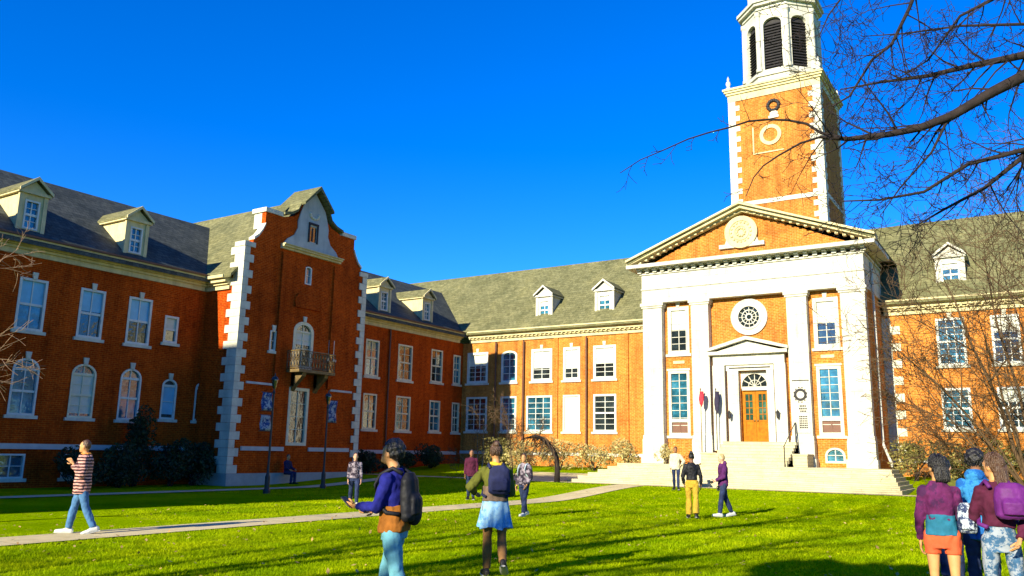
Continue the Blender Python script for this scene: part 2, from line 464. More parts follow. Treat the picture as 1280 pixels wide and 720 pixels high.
def person(x, y, face, H, label, skin='warm', hair='black', hairstyle='short', top=None, bottom=None, shoes=None,
           lleg=(0, 0), rleg=(0, 0), larm=((-.15, 0, -1), (-.05, .25, -1)), rarm=((.15, 0, -1), (.05, .25, -1)),
           lean=0.0, head=(0, 0), vx=0.014, z=None, sit=False, build=0.9, group=None, stance=0.0, facefeat=True, extra=None, cut=None, skirt=None, hand=0.35):
    """face: compass direction (dx, dy) the body looks to. legs: (thigh forward angle, knee bend). arms: (upper dir, fore dir), local x right, y forward.
    top: dict(mat, hem, sleeve, loose, collar); bottom: dict(kind, mat)"""
    s = H/1.75
    B = build
    ang = math.atan2(-face[0], face[1])
    zg = gz(x, y) if z is None else z
    root = empty('person', (x, y, zg), label, 'person', group)
    rot = Matrix.Rotation(ang, 3, 'Z')
    # --- joints in local space (unit height 1.75)
    J = {}
    pel = Vector((0, 0, 0.95))
    for sd, k, leg in ((-1, 'l', lleg), (1, 'r', rleg)):
        hip = pel + Vector((sd*0.095, 0, -0.03))
        a, b = R(leg[0]), R(leg[1])
        out = stance*sd
        kn = hip + rotx(Vector((out*0.43, 0, -0.43)), a)
        an = kn + rotx(Vector((out*0.42, 0, -0.42)), a-b)
        J[k+'hip'], J[k+'kn'], J[k+'an'] = hip, kn, an
        fp = R(leg[2]) if len(leg) > 2 else (a-b)*0.55
        J[k+'toe'] = an + rotx(Vector((sd*0.03, 0.15, -0.055)), fp); J[k+'heel'] = an + rotx(Vector((0, -0.06, -0.055)), fp)
    low = min(J['ltoe'].z, J['rtoe'].z, J['lheel'].z, J['rheel'].z) - 0.035
    if sit: low = 0
    for k in list(J): J[k] = J[k] - Vector((0, 0, low))
    pel = pel - Vector((0, 0, low))
    L_ = R(lean)
    def tor(v): return pel + rotx(Vector(v) - Vector((0, 0, 0.95)), -L_)
    for sd, k, arm in ((-1, 'l', larm), (1, 'r', rarm)):
        sh = tor((sd*0.178*B, 0, 1.375)); J[k+'sh'] = sh
        J[k+'el'] = sh + Vector(arm[0]).normalized()*0.285
        J[k+'wr'] = J[k+'el'] + Vector(arm[1]).normalized()*0.25
        J[k+'hd'] = Vector(arm[2]).normalized() if len(arm) > 2 else Vector(arm[1]).normalized()
    nk = tor((0, -0.005, 1.47)); hc = tor((0, 0.03, 1.625))
    yaw, pit = R(head[0]), R(head[1])
    HM = Matrix.Rotation(-yaw, 3, 'Z') @ Matrix.Rotation(-pit, 3, 'X')
    def hd(v): return hc + HM @ Vector(v)
    HR = HM
    def W(): return Vector((1, 0, 0))
    def D(): return rotx(Vector((0, 1, 0)), -L_)
    tors = [(0.84, .155, .105), (0.93, .168, .118), (1.02, .150, .108), (1.12, .138, .102), (1.24, .155, .112), (1.33, .166, .112), (1.395, .140, .095), (1.44, .092, .074), (1.50, .056, .058)]
    def torso(mb, z0, z1, off, wide=1.0):
        st = []
        zs = [z0] + [t[0] for t in tors if z0 < t[0] < z1] + [z1]
        for zz in zs:
            for (a, wa, da), (b, wb, db) in zip(tors[:-1], tors[1:]):
                if a <= zz <= b or (zz < tors[0][0] and a == tors[0][0]):
                    t = max(0, (zz-a)/(b-a)); w_ = wa+(wb-wa)*t; d_ = da+(db-da)*t; break
            st.append((tor((0, 0, zz)), W()*(w_*B+off)*wide, D()*(d_*B+off)*wide))
        loft(mb, st)
    final = Matrix.Translation(Vector((x, y, zg))) @ (rot.to_4x4() @ Matrix.Scale(s, 4))
    def put(name, me, mat, parent=None):
        me.transform(final)
        me.name = name
        return link_mesh(name, me, mat, parent or root)
    # --- body: one continuous mesh
    b = MB()
    torso(b, 0.86, 1.49, -0.012)
    b.tube([nk - D()*0.0, hd((0, -0.012, -0.07))], [0.058, 0.052], 12)
    b.ball(hc, (0.074, 0.094, 0.118), 18, 14, HR)
    b.ball(hd((0, 0.030, -0.066)), (0.054, 0.060, 0.060), 14, 10, HR)
    b.ball(hd((0, 0.070, -0.100)), (0.026, 0.022, 0.020), 10, 8, HR)     # chin
    b.prism([hd((0, 0.075, 0.015)), hd((-0.017, 0.082, -0.035)), hd((0, 0.118, -0.038)), hd((0.017, 0.082, -0.035))], (0, 0, 0), HR @ Vector((0, -0.02, -0.012)))
    b.tube([hd((-0.045, 0.078, 0.022)), hd((0, 0.090, 0.020)), hd((0.045, 0.078, 0.022))], 0.012, 8)
    for sd in (-1, 1): b.ball(hd((sd*0.076, -0.005, -0.015)), (0.012, 0.022, 0.034), 8, 8, HR)
    for sd, k in ((-1, 'l'), (1, 'r')):
        limb(b, J[k+'hip'], J[k+'kn'], 0.082*B, 0.054*B, bulge=0.008)
        limb(b, J[k+'kn'], J[k+'an'], 0.052*B, 0.036*B, bulge=0.010)
        loft(b, [(J[k+'heel']+Vector((0, -0.02, 0.01)), Vector((.02, 0, 0)), Vector((0, 0, .02))), (J[k+'heel'].lerp(J[k+'toe'], .25)+Vector((0, 0, .02)), Vector((.035, 0, 0)), Vector((0, 0, .042))),
                 (J[k+'heel'].lerp(J[k+'toe'], .75), Vector((.042, 0, 0)), Vector((0, 0, .028))), (J[k+'toe']+Vector((0, .05, 0)), Vector((.03, 0, 0)), Vector((0, 0, .014)))], 12)
        limb(b, J[k+'sh'], J[k+'el'], 0.050*B, 0.038*B, bulge=0.004)
        limb(b, J[k+'el'], J[k+'wr'], 0.038*B, 0.026*B, bulge=0.004)
        hdv = J[k+'hd']
        # palm frame
        nrm = hdv.cross(Vector((0, 1, 0.3))); nrm = nrm if nrm.length > .1 else Vector((1, 0, 0)); nrm.normalize()
        if nrm.x*sd < 0: nrm = -nrm           # back of the hand looks outwards
        wv = hdv.cross(nrm).normalized()
        if wv.y < 0 and abs(wv.y) > 0.2: wv = -wv       # thumb side looks forward
        wr = J[k+'wr']
        loft(b, [(wr, wv*.024, nrm*.016), (wr+hdv*.035, wv*.036, nrm*.016), (wr+hdv*.085, wv*.040, nrm*.013), (wr+hdv*.098, wv*.034, nrm*.010)], 12)
        J[k+'palm'] = wr + hdv*.07; J[k+'nrm'] = nrm; J[k+'wv'] = wv
    me = vox(b, vx if vx < 0.012 else vx, 3)
    # fingers, rooted in the palm
    fg = MB()
    for sd, k in ((-1, 'l'), (1, 'r')):
        hdv, nrm, wv, wr = J[k+'hd'], J[k+'nrm'], J[k+'wv'], J[k+'wr']
        for i, (off, ln) in enumerate(((0.030, 0.070), (0.010, 0.080), (-0.010, 0.075), (-0.029, 0.060))):
            p0 = wr + hdv*.078 + wv*off; c = hand*(1+0.15*i)
            d1 = (hdv*math.cos(c*.6) - nrm*math.sin(c*.6)); d2 = (hdv*math.cos(c*1.6) - nrm*math.sin(c*1.6)); d3 = (hdv*math.cos(c*2.5) - nrm*math.sin(c*2.5))
            p1 = p0 + d1*(ln*.42+.018); p2 = p1 + d2*ln*.32; p3 = p2 + d3*ln*.26
            fg.tube([p0, p1, p2, p3, p3+d3*.004], [.0098, .0092, .0085, .0072, .003], 8)
        t0 = wr + hdv*.03 + wv*.026; t1 = t0 + (hdv*.55 + wv*.8 - nrm*.2).normalized()*.036; t2 = t1 + (hdv*.9 + wv*.35 - nrm*.35).normalized()*.03
        fg.tube([t0, t1, t2, t2+hdv*.012], [.013, .0115, .0095, .004], 8)
    bm = bmesh.new(); bm.from_mesh(me); fm = fg.mesh('f', True); bm.from_mesh(fm); bm.to_mesh(me); bm.free()
    me.polygons.foreach_set('use_smooth', [True]*len(me.polygons))
    put('body', me, SKIN[skin])
    if facefeat:
        for sd in (-1, 1):
            e = MB(); e.ball(hd((sd*0.031, 0.076, 0.004)), (0.013, 0.012, 0.009), 10, 8, HR)
            eo = put('eye', e.mesh('eye', True), EYEW)
            e = MB(); e.ball(hd((sd*0.031, 0.0855, 0.004)), (0.0065, 0.004, 0.0065), 8, 6, HR)
            put('iris', e.mesh('iris', True), EYED, eo)
            e = MB(); e.tube([hd((sd*0.014, 0.094, 0.027)), hd((sd*0.034, 0.091, 0.034)), hd((sd*0.052, 0.078, 0.028))], [.004, .006, .003], 6)
            put('eyebrow', e.mesh('eyebrow', True), HAIR[hair])
        e = MB(); e.tube([hd((-0.024, 0.079, -0.067)), hd((0, 0.092, -0.066)), hd((0.024, 0.079, -0.067))], [.004, .0075, .004], 6)
        put('mouth', e.mesh('mouth', True), LIP)
    # --- hair
    h = MB()
    h.ball(hd((0, -0.014, 0.022)), (0.079, 0.094, 0.108), 16, 12, HR)
    hm_cut = (0.042, 0.030)
    if hairstyle in ('long', 'shoulder'):
        dn = 0.30 if hairstyle == 'long' else 0.17
        h.ball(hd((0, -0.06, -0.05)), (0.070, 0.045, 0.12), 14, 10, HR)
        loft(h, [(hd((0, -0.055, 0.0)), HR@Vector((.072, 0, 0)), HR@Vector((0, .045, 0))), (hd((0, -0.07, -0.10)), HR@Vector((.072, 0, 0)), HR@Vector((0, .042, 0))), (hd((0, -0.085, -dn)), HR@Vector((.060, 0, 0)), HR@Vector((0, .025, 0)))], 16)
    elif hairstyle == 'bun':
        h.ball(hd((0, -0.075, 0.11)), 0.052, 12, 10)
    elif hairstyle == 'pony':
        h.tube([hd((0, -0.09, 0.05)), hd((0, -0.15, 0.04)), hd((0, -0.17, -0.05)), hd((0, -0.15, -0.18)), hd((0, -0.14, -0.24))], [.025, .04, .042, .03, .01], 10)
    elif hairstyle == 'curly':
        for i in range(26):
            a = i*2.4; t = math.acos(1-1.35*(i+.5)/26)
            h.ball(hd((0.078*math.sin(t)*math.cos(a), -0.02+0.09*math.sin(t)*math.sin(a), 0.03+0.1*math.cos(t))), 0.034, 8, 6)
    hmesh = vox(h, 0.009, 2, 0.006, 34, int(x*10) % 17)
    lk = MB()
    if vx < 0.012:
        rs = random.Random(int(abs(x)*100))
        for i in range(230):
            a = rs.uniform(0, 2*math.pi); t = math.acos(rs.uniform(-0.1, 1))
            c0 = (0.0, -0.014, 0.022) if t < 1.9 else (0, -0.05, 0)
            pts = []
            swirl = rs.uniform(-0.5, 0.5)
            for q in range(6):
                tt = t + q*0.16; aa = a + swirl*q*0.22
                zz = 0.022 + 0.113*math.cos(tt)
                rr = 1.03 + 0.03*math.sin(q*1.9+i)
                pts.append(hd((0.080*rr*math.sin(tt)*math.cos(aa), -0.016 + 0.095*rr*math.sin(tt)*math.sin(aa), zz*rr)))
            lk.tube(pts, [.003, .0065, .007, .006, .0045, .0015], 5)
        if hairstyle in ('long', 'shoulder'):
            for i in range(90):
                xx = rs.uniform(-0.068, 0.068); p = Vector((xx, -0.075-0.03*math.cos(xx*17), 0.02)); pts = [hd(p)]
                for q in range(5):
                    p = p + Vector((rs.uniform(-.008, .008), -0.004+rs.uniform(-.006, .006), -0.055 if hairstyle == 'long' else -0.035)); pts.append(hd(p))
                lk.tube(pts, [.007, .008, .008, .007, .005, .002], 5)
    # trim hair off the face
    bm = bmesh.new(); bm.from_mesh(hmesh)
    if lk.v:
        lm = lk.mesh('locks', True); bm.from_mesh(lm); bpy.data.meshes.remove(lm)
    iv = HR.inverted()
    kill = [v for v in bm.verts if (lambda q: q.y > 0.028 and q.z < 0.062 - 0.0*abs(q.x) or (q.y > -0.005 and q.z < 0.0 and hairstyle not in ('long', 'shoulder')) or (q.z < -0.055 and hairstyle in ('short', 'bun', 'pony', 'curly')))(iv @ (v.co - hc))]
    bmesh.ops.delete(bm, geom=kill, context='VERTS'); bm.to_mesh(hmesh); bm.free()
    hmesh.polygons.foreach_set('use_smooth', [True]*len(hmesh.polygons))
    put('hair', hmesh, HAIR[hair])
    # --- clothes
    seed = int(abs(x*7+y*3)) % 23
    fold = 0.010
    if bottom and bottom['kind'] in ('trousers', 'shorts', 'leggings'):
        t = MB(); lo = 0.010 if bottom['kind'] == 'leggings' else 0.018
        torso(t, 0.80, bottom.get('waist', 1.0), lo)
        for k in 'lr':
            hip, kn, an = J[k+'hip'], J[k+'kn'], J[k+'an']
            if bottom['kind'] == 'shorts':
                limb(t, hip, hip.lerp(kn, bottom.get('len', 0.55)), 0.082*B+0.020, 0.074*B+0.022, True, False)
            else:
                limb(t, hip, kn, 0.082*B+lo, 0.054*B+lo+0.004, bulge=0.008)
                flare = bottom.get('flare', 0.0)
                limb(t, kn, kn.lerp(an, 0.97), 0.054*B+lo+0.003, 0.036*B+lo+0.012+flare, True, False, bulge=0.008)
        put('trousers' if bottom['kind'] != 'shorts' else 'shorts', vox(t, max(0.010, vx*0.85), 2, fold*(0.5 if bottom['kind'] == 'leggings' else 1.1), 9, seed), bottom['mat'])
    if skirt:
        st = []; vs = []; fs = []
        n = 56; m = 9
        for i in range(m):
            t_ = i/(m-1); zz = skirt['z0'] + (skirt['z1']-skirt['z0'])*t_
            for k in range(n):
                a = 2*math.pi*k/n
                pl = 1 + (0.05+0.13*t_)*math.sin(9*a + 0.8*math.sin(3*a))*(0.25+t_)
                r_x = (0.165 + skirt['flare']*t_**0.8)*pl; r_y = (0.12 + skirt['flare']*t_**0.8)*pl
                p = Vector((0, 0, 0)) + Vector((r_x*math.cos(a), r_y*math.sin(a), zz - 0.02*t_*math.sin(4*a)))
                c = pel.copy(); c.z = 0
                vs.append(c + p - Vector((0, 0, 0.95)) + Vector((0, 0, pel.z)))
        for i in range(m-1):
            for k in range(n): fs.append((i*n+k, i*n+(k+1) % n, (i+1)*n+(k+1) % n, (i+1)*n+k))
        t = MB(); t.add(vs, fs)
        put('skirt', t.mesh('skirt', True), skirt['mat'])
    if top:
        t = MB(); lo = top.get('loose', 0.020)
        torso(t, top.get('hem', 0.92), top.get('neck', 1.475), lo, 1.0)
        sl = top.get('sleeve', 1.95)
        for k in 'lr':
            sh, el, wr = J[k+'sh'], J[k+'el'], J[k+'wr']
            e1 = min(1, sl)
            limb(t, sh, sh.lerp(el, e1), 0.052*B+lo*0.9, 0.052*B+(0.040-0.052)*B*e1+lo*0.9, True, sl > 1, bulge=0.002)
            if sl > 1: limb(t, el, el.lerp(wr, sl-1), 0.040*B+lo*0.9, 0.029*B+lo*0.7, True, False)
        if top.get('hood'):
            t.ball(hd((0, -0.08, -0.15)), (0.11, 0.07, 0.075), 14, 10, HR)
        put(top.get('name', 'jacket'), vox(t, max(0.010, vx*0.85), 2, top.get('fold', 0.014), 9.5, seed+3), top['mat'])
        if top.get('under'):
            t = MB(); torso(t, top['under']['hem'], top['hem']+0.06, lo+0.004 + top['under'].get('flare', 0.012), 1.0)
            put('waist_jacket', vox(t, max(0.010, vx*0.85), 2, 0.012, 9, seed+5), top['under']['mat'])
        if top.get('scarf'):
            t = MB(); t.tube([nk+Vector((0.07*math.cos(a), 0.075*math.sin(a), 0.0+0.01*math.sin(2*a))) for a in [2*math.pi*i/14 for i in range(15)]], 0.030, 10)
            put('scarf', vox(t, 0.010, 2, 0.005, 16, seed), top['scarf'])
    if shoes:
        for k in 'lr':
            he, to = J[k+'heel'], J[k+'toe']
            ax = (to-he).normalized(); upv = ax.cross(Vector((1, 0, 0))).normalized()
            if upv.z < 0: upv = -upv
            sx = Vector((1, 0, 0))
            t = MB()
            loft(t, [(he-ax*.038+upv*.012, sx*.026, upv*.036), (he+ax*.0+upv*.022, sx*.042, upv*.062), (he.lerp(to, .35)+upv*.024, sx*.045, upv*.064), (he.lerp(to, .7)+upv*.008, sx*.050, upv*.044), (to+ax*.035+upv*.0, sx*.047, upv*.034), (to+ax*.075-upv*.002, sx*.026, upv*.022)], 14)
            so = put('shoe', vox(t, 0.009, 2), shoes)
            t = MB()
            loft(t, [(he-ax*.045-upv*.030, sx*.030, upv*.012), (he-upv*.030, sx*.047, upv*.012), (he.lerp(to, .7)-upv*.030, sx*.054, upv*.012), (to+ax*.045-upv*.028, sx*.050, upv*.012), (to+ax*.082-upv*.026, sx*.028, upv*.010)], 14)
            put('sole', t.mesh('sole', True), SOLE, so)
    root['_'] = 0
    del root['_']
    return dict(J=J, tor=tor, W=W, D=D, final=final, hd=hd, root=root, s=s, rot=rot)

SOLE = simple('shoe_sole', (0.35, 0.34, 0.32), 0.7, 0.15, 20)

def backpack(P, label, mat, size=(0.15, 0.085, 0.23), zc=1.20, off=0.19, strapmat=None, pouch=None, straps=True, side=0.0):
    """rides on a person's back; a thing of its own"""
    tor, W, D, final = P['tor'], P['W'], P['D'], P['final']
    c = tor((side, -off, zc))
    o = empty('backpack', final @ c, label, 'backpack')
    sx, sy, sz = size
    up = rotx(Vector((0, 0, 1)), 0) ; up = (tor((0, 0, 1.3)) - tor((0, 0, 1.0))).normalized()
    t = MB()
    loft(t, [(c - up*sz*1.02, W()*sx*.75, D()*sy*.7), (c - up*sz*.85, W()*sx, D()*sy), (c, W()*sx*1.03, D()*sy*1.12), (c + up*sz*.7, W()*sx*.92, D()*sy*.95), (c + up*sz, W()*sx*.55, D()*sy*.5)], 20)
    loft(t, [(c - up*sz*.75 - D()*sy*1.05, W()*sx*.7, D()*sy*.45), (c - up*sz*.1 - D()*sy*1.1, W()*sx*.75, D()*sy*.5), (c + up*sz*.12 - D()*sy*.9, W()*sx*.6, D()*sy*.3)], 16)
    me = vox(t, 0.011, 2, 0.005, 12, 3); me.transform(final); link_mesh('pack', me, mat, o)
    if pouch:
        t = MB(); q = c - up*sz*.72 - D()*sy*.4 + W()*pouch[1]
        t.ball(q, (0.085, 0.075, 0.115), 14, 10)
        me = vox(t, 0.012, 2, 0.006, 14, 5); me.transform(final); link_mesh('pouch', me, pouch[0], o)
    if straps:
        for sd in (-1, 1):
            t = MB()
            pts = [tor((sd*0.09, -0.13, 1.42)), tor((sd*0.10, -0.03, 1.475)), tor((sd*0.115, 0.09, 1.42)), tor((sd*0.125, 0.142, 1.32)), tor((sd*0.15, 0.125, 1.16)), tor((sd*0.18, 0.0, 1.06)), tor((sd*0.14, -0.12, 1.04))]
            t.tube(pts, 0.021, 8)
            me = t.mesh('strap', True); me.transform(final); link_mesh('strap', me, strapmat or mat, o)
    return o

C = cloth
m_navy = C('navy_sweater', (0.010, 0.012, 0.15), 0.3); m_tan = C('tan_jacket', (0.26, 0.09, 0.012), 0.25)
m_ltjean = C('light_blue_denim', (0.11, 0.30, 0.38), 0.22); m_jean = C('blue_denim', (0.06, 0.15, 0.30), 0.25)
m_black = C('black_nylon', (0.012, 0.012, 0.016), 0.3, 0.6); m_dkjean = C('dark_denim', (0.018, 0.028, 0.075), 0.4)
m_olive = C('olive_fleece', (0.085, 0.088, 0.012), 0.3); m_skirt = C('pale_blue_skirt', (0.10, 0.28, 0.56), 0.35, pattern=('blotch', (0.26, 0.44, 0.60), 5))
m_brown = C('brown_suede', (0.15, 0.10, 0.07), 0.3); m_tights = C('brown_tights', (0.17, 0.085, 0.03), 0.2)
m_stripe = C('pink_striped_shirt', (0.55, 0.28, 0.24), 0.2, pattern=('stripe', (0.035, 0.015, 0.02), 5.5))
m_orange = C('orange_scarf', (0.60, 0.22, 0.04), 0.2); m_wshoe = C('white_sneaker', (0.58, 0.58, 0.53), 0.06); m_bshoe = C('black_shoe', (0.015, 0.014, 0.014), 0.2, 0.5)
m_yel = C('yellow_trousers', (0.46, 0.29, 0.03), 0.15); m_purple = C('purple_jacket', (0.075, 0.014, 0.085), 0.35); m_maroon = C('maroon_jacket', (0.055, 0.007, 0.024), 0.4)
m_coral = C('coral_shorts', (0.55, 0.085, 0.03), 0.15); m_teal = C('teal_shirt', (0.015, 0.12, 0.20), 0.25)
m_blue = C('bright_blue_coat', (0.008, 0.09, 0.33), 0.25, pattern=('blotch', (0.03, 0.20, 0.45), 3.2)); m_legg = C('floral_leggings', (0.03, 0.085, 0.17), 0.3, pattern=('blotch', (0.24, 0.27, 0.32), 16))
m_darkpat = C('dark_patterned_jacket', (0.025, 0.018, 0.03), 0.3, pattern=('blotch', (0.24, 0.20, 0.24), 8)); m_cream = C('cream_coat', (0.50, 0.46, 0.32), 0.12)
m_twotone = C('maroon_teal_jacket', (0.095, 0.012, 0.070), 0.4, pattern=('blotch', (0.045, 0.010, 0.05), 4.0)); m_navy2 = C('navy_coat', (0.015, 0.018, 0.06), 0.3)
m_bpat = C('navy_patterned_bag', (0.02, 0.03, 0.08), 0.3, pattern=('blotch', (0.42, 0.48, 0.55), 12)); m_grey = C('grey_cap', (0.5, 0.42, 0.33), 0.15)

# 1 man walking along the path, far left
p1 = person(-15.3, 9.05, (-0.55, -0.84), 1.72, 'man in a pink striped shirt, blue jeans and white sneakers walking on the path', 'warm', 'brown', 'short',
    dict(mat=m_stripe, hem=0.74, loose=0.055, name='shirt', scarf=m_orange), dict(kind='trousers', mat=m_jean), m_wshoe,
    lleg=(-13, 12), rleg=(13, 4), larm=((-.35, .1, -1), (.25, .75, .9)), rarm=((.18, -.15, -1), (.1, .2, -1)), head=(20, -4), vx=0.013, stance=0.02)
# 2 near man with the phone
p2 = person(-5.40, 6.38, (-0.86, -0.22), 1.74, 'man in a navy sweater and light blue jeans looking down at his phone', 'warm', 'black', 'curly',
    dict(mat=m_navy, hem=1.06, loose=0.022, name='sweater', under=dict(mat=m_tan, hem=0.87, flare=0.016)), dict(kind='trousers', mat=m_ltjean, waist=0.98), m_wshoe,
    lleg=(-14, 8), rleg=(16, 4), larm=((-.16, .28, -1), (.22, 1.0, .02)), rarm=((.18, .12, -1), (-.15, .95, -.12)), head=(2, -16), vx=0.009, stance=0.06, lean=3)
backpack(p2, 'black backpack worn by the man in the navy sweater', m_black, (0.14, 0.07, 0.23), 1.20, 0.165, None, (m_black, 0.05))
def phone(P, k, label):
    J = P['J']; f = P['final']
    c = J[k+'palm'] + J[k+'hd']*0.05 + Vector((0, 0, 0.03))
    o = empty('phone', f @ c, label, 'phone')
    t = MB(); a = J[k+'hd']; u = a.cross(Vector((0, 0, 1))).normalized(); n_ = u.cross(a).normalized()
    a2 = (a*0.8 + Vector((0, 0, 0.6))).normalized(); n2 = u.cross(a2).normalized()
    t.prism([c-u*.037-a2*.075, c+u*.037-a2*.075, c+u*.037+a2*.075, c-u*.037+a2*.075], n2*-.005, n2*.005)
    me = t.mesh('phone'); me.transform(f); link_mesh('phone_body', me, M['black'], o)
phone(p2, 'l', 'dark phone held by the man in the navy sweater')
# 3 woman in the pale blue skirt, walking away
p3 = person(-6.38, 9.62, (-0.60, 0.80), 1.74, 'woman in an olive top and pale blue skirt walking away with one heel lifted', 'warm', 'brown', 'bun',
    dict(mat=m_olive, hem=1.12, loose=0.030, name='top', scarf=C('yellow_scarf', (0.7, 0.45, 0.03), 0.15), under=dict(mat=m_brown, hem=0.98, flare=0.006)), dict(kind='leggings', mat=m_tights), m_bshoe,
    lleg=(6, 2), rleg=(-4, 46), larm=((-.7, -.1, -.8), (.25, .8, -.3)), rarm=((.2, .1, -1), (-.2, .9, -.1)), head=(0, 6), vx=0.010, skirt=dict(mat=m_skirt, z0=1.05, z1=0.63, flare=0.045), facefeat=False)
backpack(p3, 'dark navy bag slung on the back of the woman in the pale blue skirt', m_navy2, (0.15, 0.08, 0.19), 1.27, 0.165, None, None, True, 0.04)
# 4 student in the middle distance
p4 = person(-11.7, 19.0, (-0.1, -1), 1.60, 'student in dark jacket, dark jeans and white shoes crossing the lawn towards the viewer', 'warm', 'brown', 'short',
    dict(mat=m_darkpat, hem=0.86, loose=0.035, name='jacket'), dict(kind='trousers', mat=m_dkjean), m_wshoe, lleg=(12, 4), rleg=(-10, 12), larm=((-.3, .1, -1), (.25, .4, -1)), vx=0.014, head=(-15, 0))
backpack(p4, 'dark backpack worn by the student crossing the lawn', m_black, (0.15, 0.08, 0.2), 1.2, 0.18, C('pale_strap', (0.35, 0.42, 0.45), 0.2))
# 4b partly hidden behind the woman
person(-16.95, 24.0, (0.5, -0.8), 1.70, 'person in a dark maroon coat half hidden behind the woman in the skirt', 'brown', 'black', 'short',
    dict(mat=m_maroon, hem=0.80, loose=0.035, name='coat'), dict(kind='trousers', mat=m_dkjean), m_bshoe, lleg=(10, 3), rleg=(-10, 10), vx=0.018)
# 5 small walker by the corner of the pavilion
person(-17.5, 18.75, (0.7, -0.7), 1.55, 'distant walker in dark clothes and white shoes left of the man with the phone', 'light', 'brown', 'long',
    dict(mat=m_darkpat, hem=0.9, loose=0.03, name='jacket'), dict(kind='trousers', mat=m_dkjean), m_wshoe, lleg=(18, 4), rleg=(-16, 14), vx=0.016)
# 6 sitting on the plinth of the pavilion
person(-29.27, 26.9, (1, 0.05), 1.68, 'person in navy sitting on the grey stone plinth of the pavilion', 'warm', 'brown', 'short',
    dict(mat=m_navy2, hem=0.9, loose=0.03, name='jacket'), dict(kind='trousers', mat=m_dkjean), m_bshoe, lleg=(84, 84, 0), rleg=(80, 86, 0), larm=((-.15, .35, -1), (.1, .9, -.3)), rarm=((.15, .35, -1), (-.1, .9, -.3)), vx=0.018, sit=True, z=-0.32)
# 7 the pair before the steps
p7 = person(-8.12, 21.8, (-0.35, 0.95), 1.72, 'woman in a black top and yellow trousers with hair in a bun, walking away', 'brown', 'black', 'bun',
    dict(mat=m_black, hem=1.0, loose=0.022, name='top'), dict(kind='trousers', mat=m_yel, flare=0.03), m_bshoe, lleg=(9, 3), rleg=(-8, 14), larm=((-.3, .0, -1), (.1, .5, -.8)), rarm=((.3, .1, -1), (0, .4, -1)), vx=0.014, facefeat=False)
p7b = person(-7.66, 23.0, (-0.75, -0.5), 1.70, 'person in a purple jacket and dark trousers with fair hair, beside the yellow trousers', 'light', 'blond', 'short',
    dict(mat=m_purple, hem=0.84, loose=0.038, name='jacket', hood=True), dict(kind='trousers', mat=m_dkjean), m_wshoe, lleg=(12, 4), rleg=(-12, 10), larm=((-.25, .2, -1), (.2, .8, -.4)), vx=0.014)
person(-12.3, 31.3, (0.3, -1), 1.66, 'distant person in a cream coat and dark trousers walking near the steps', 'brown', 'black', 'short',
    dict(mat=m_cream, hem=0.82, loose=0.04, name='coat'), dict(kind='leggings', mat=m_dkjean), m_bshoe, lleg=(12, 4), rleg=(-12, 8), larm=((-.6, .0, -.8), (.2, .5, -.4)), vx=0.018)
# 8 the trio in the right foreground
pA = person(-0.95, 9.5, (-0.12, 1), 1.68, 'woman in coral shorts and a maroon and navy jacket, seen from behind at right', 'warm', 'black', 'shoulder',
    dict(mat=m_twotone, hem=1.08, loose=0.024, name='jacket', under=dict(mat=m_teal, hem=0.93, flare=0.0)), dict(kind='shorts', mat=m_coral, len=0.42, waist=1.0), m_wshoe,
    lleg=(3, 2), rleg=(-4, 4), larm=((-.2, .05, -1), (-.02, .35, -1)), rarm=((.2, .25, -1), (-.3, .9, .1)), head=(-28, 0), vx=0.010, facefeat=True, build=0.8)
backpack(pA, 'dark patterned bag hanging at the side of the woman in coral shorts', m_bpat, (0.09, 0.06, 0.15), 1.12, 0.08, m_black, None, False, 0.24)
pB = person(-0.68, 10.7, (0.05, 1), 1.74, 'person in a bright blue coat with dark hair, between the two nearer women at right', 'brown', 'black', 'curly',
    dict(mat=m_blue, hem=0.78, loose=0.024, name='coat', hood=True), dict(kind='trousers', mat=m_dkjean), m_bshoe, lleg=(3, 2), rleg=(-3, 3), head=(10, 0), vx=0.011, facefeat=False, build=0.85)
pC = person(-0.44, 9.4, (-0.30, 0.95), 1.70, 'woman in patterned blue leggings and a maroon jacket with a purple backpack', 'warm', 'brown', 'long',
    dict(mat=m_maroon, hem=1.04, loose=0.024, name='jacket'), dict(kind='leggings', mat=m_legg, waist=1.06), m_wshoe, lleg=(3, 2), rleg=(-5, 6), larm=((-.25, .3, -1), (.1, .9, .1)), rarm=((.3, -.25, -1), (-.5, -.6, -.75)), head=(-35, 0), vx=0.010, stance=0.03, build=0.82)
backpack(pC, 'rounded purple backpack on the woman in patterned leggings', C('purple_pack', (0.10, 0.014, 0.13), 0.25, 0.6), (0.15, 0.10, 0.17), 1.30, 0.20, None, None, True, 0.07)
person(-1.22, 13.2, (0.1, 1), 1.66, 'person with dark hair and a yellow scarf half hidden beyond the two women at right', 'light', 'black', 'bun',
    dict(mat=m_olive, hem=0.9, loose=0.03, name='jacket', scarf=C('mustard_scarf', (0.45, 0.3, 0.04), 0.2)), dict(kind='trousers', mat=m_dkjean), m_bshoe, vx=0.016, facefeat=False)
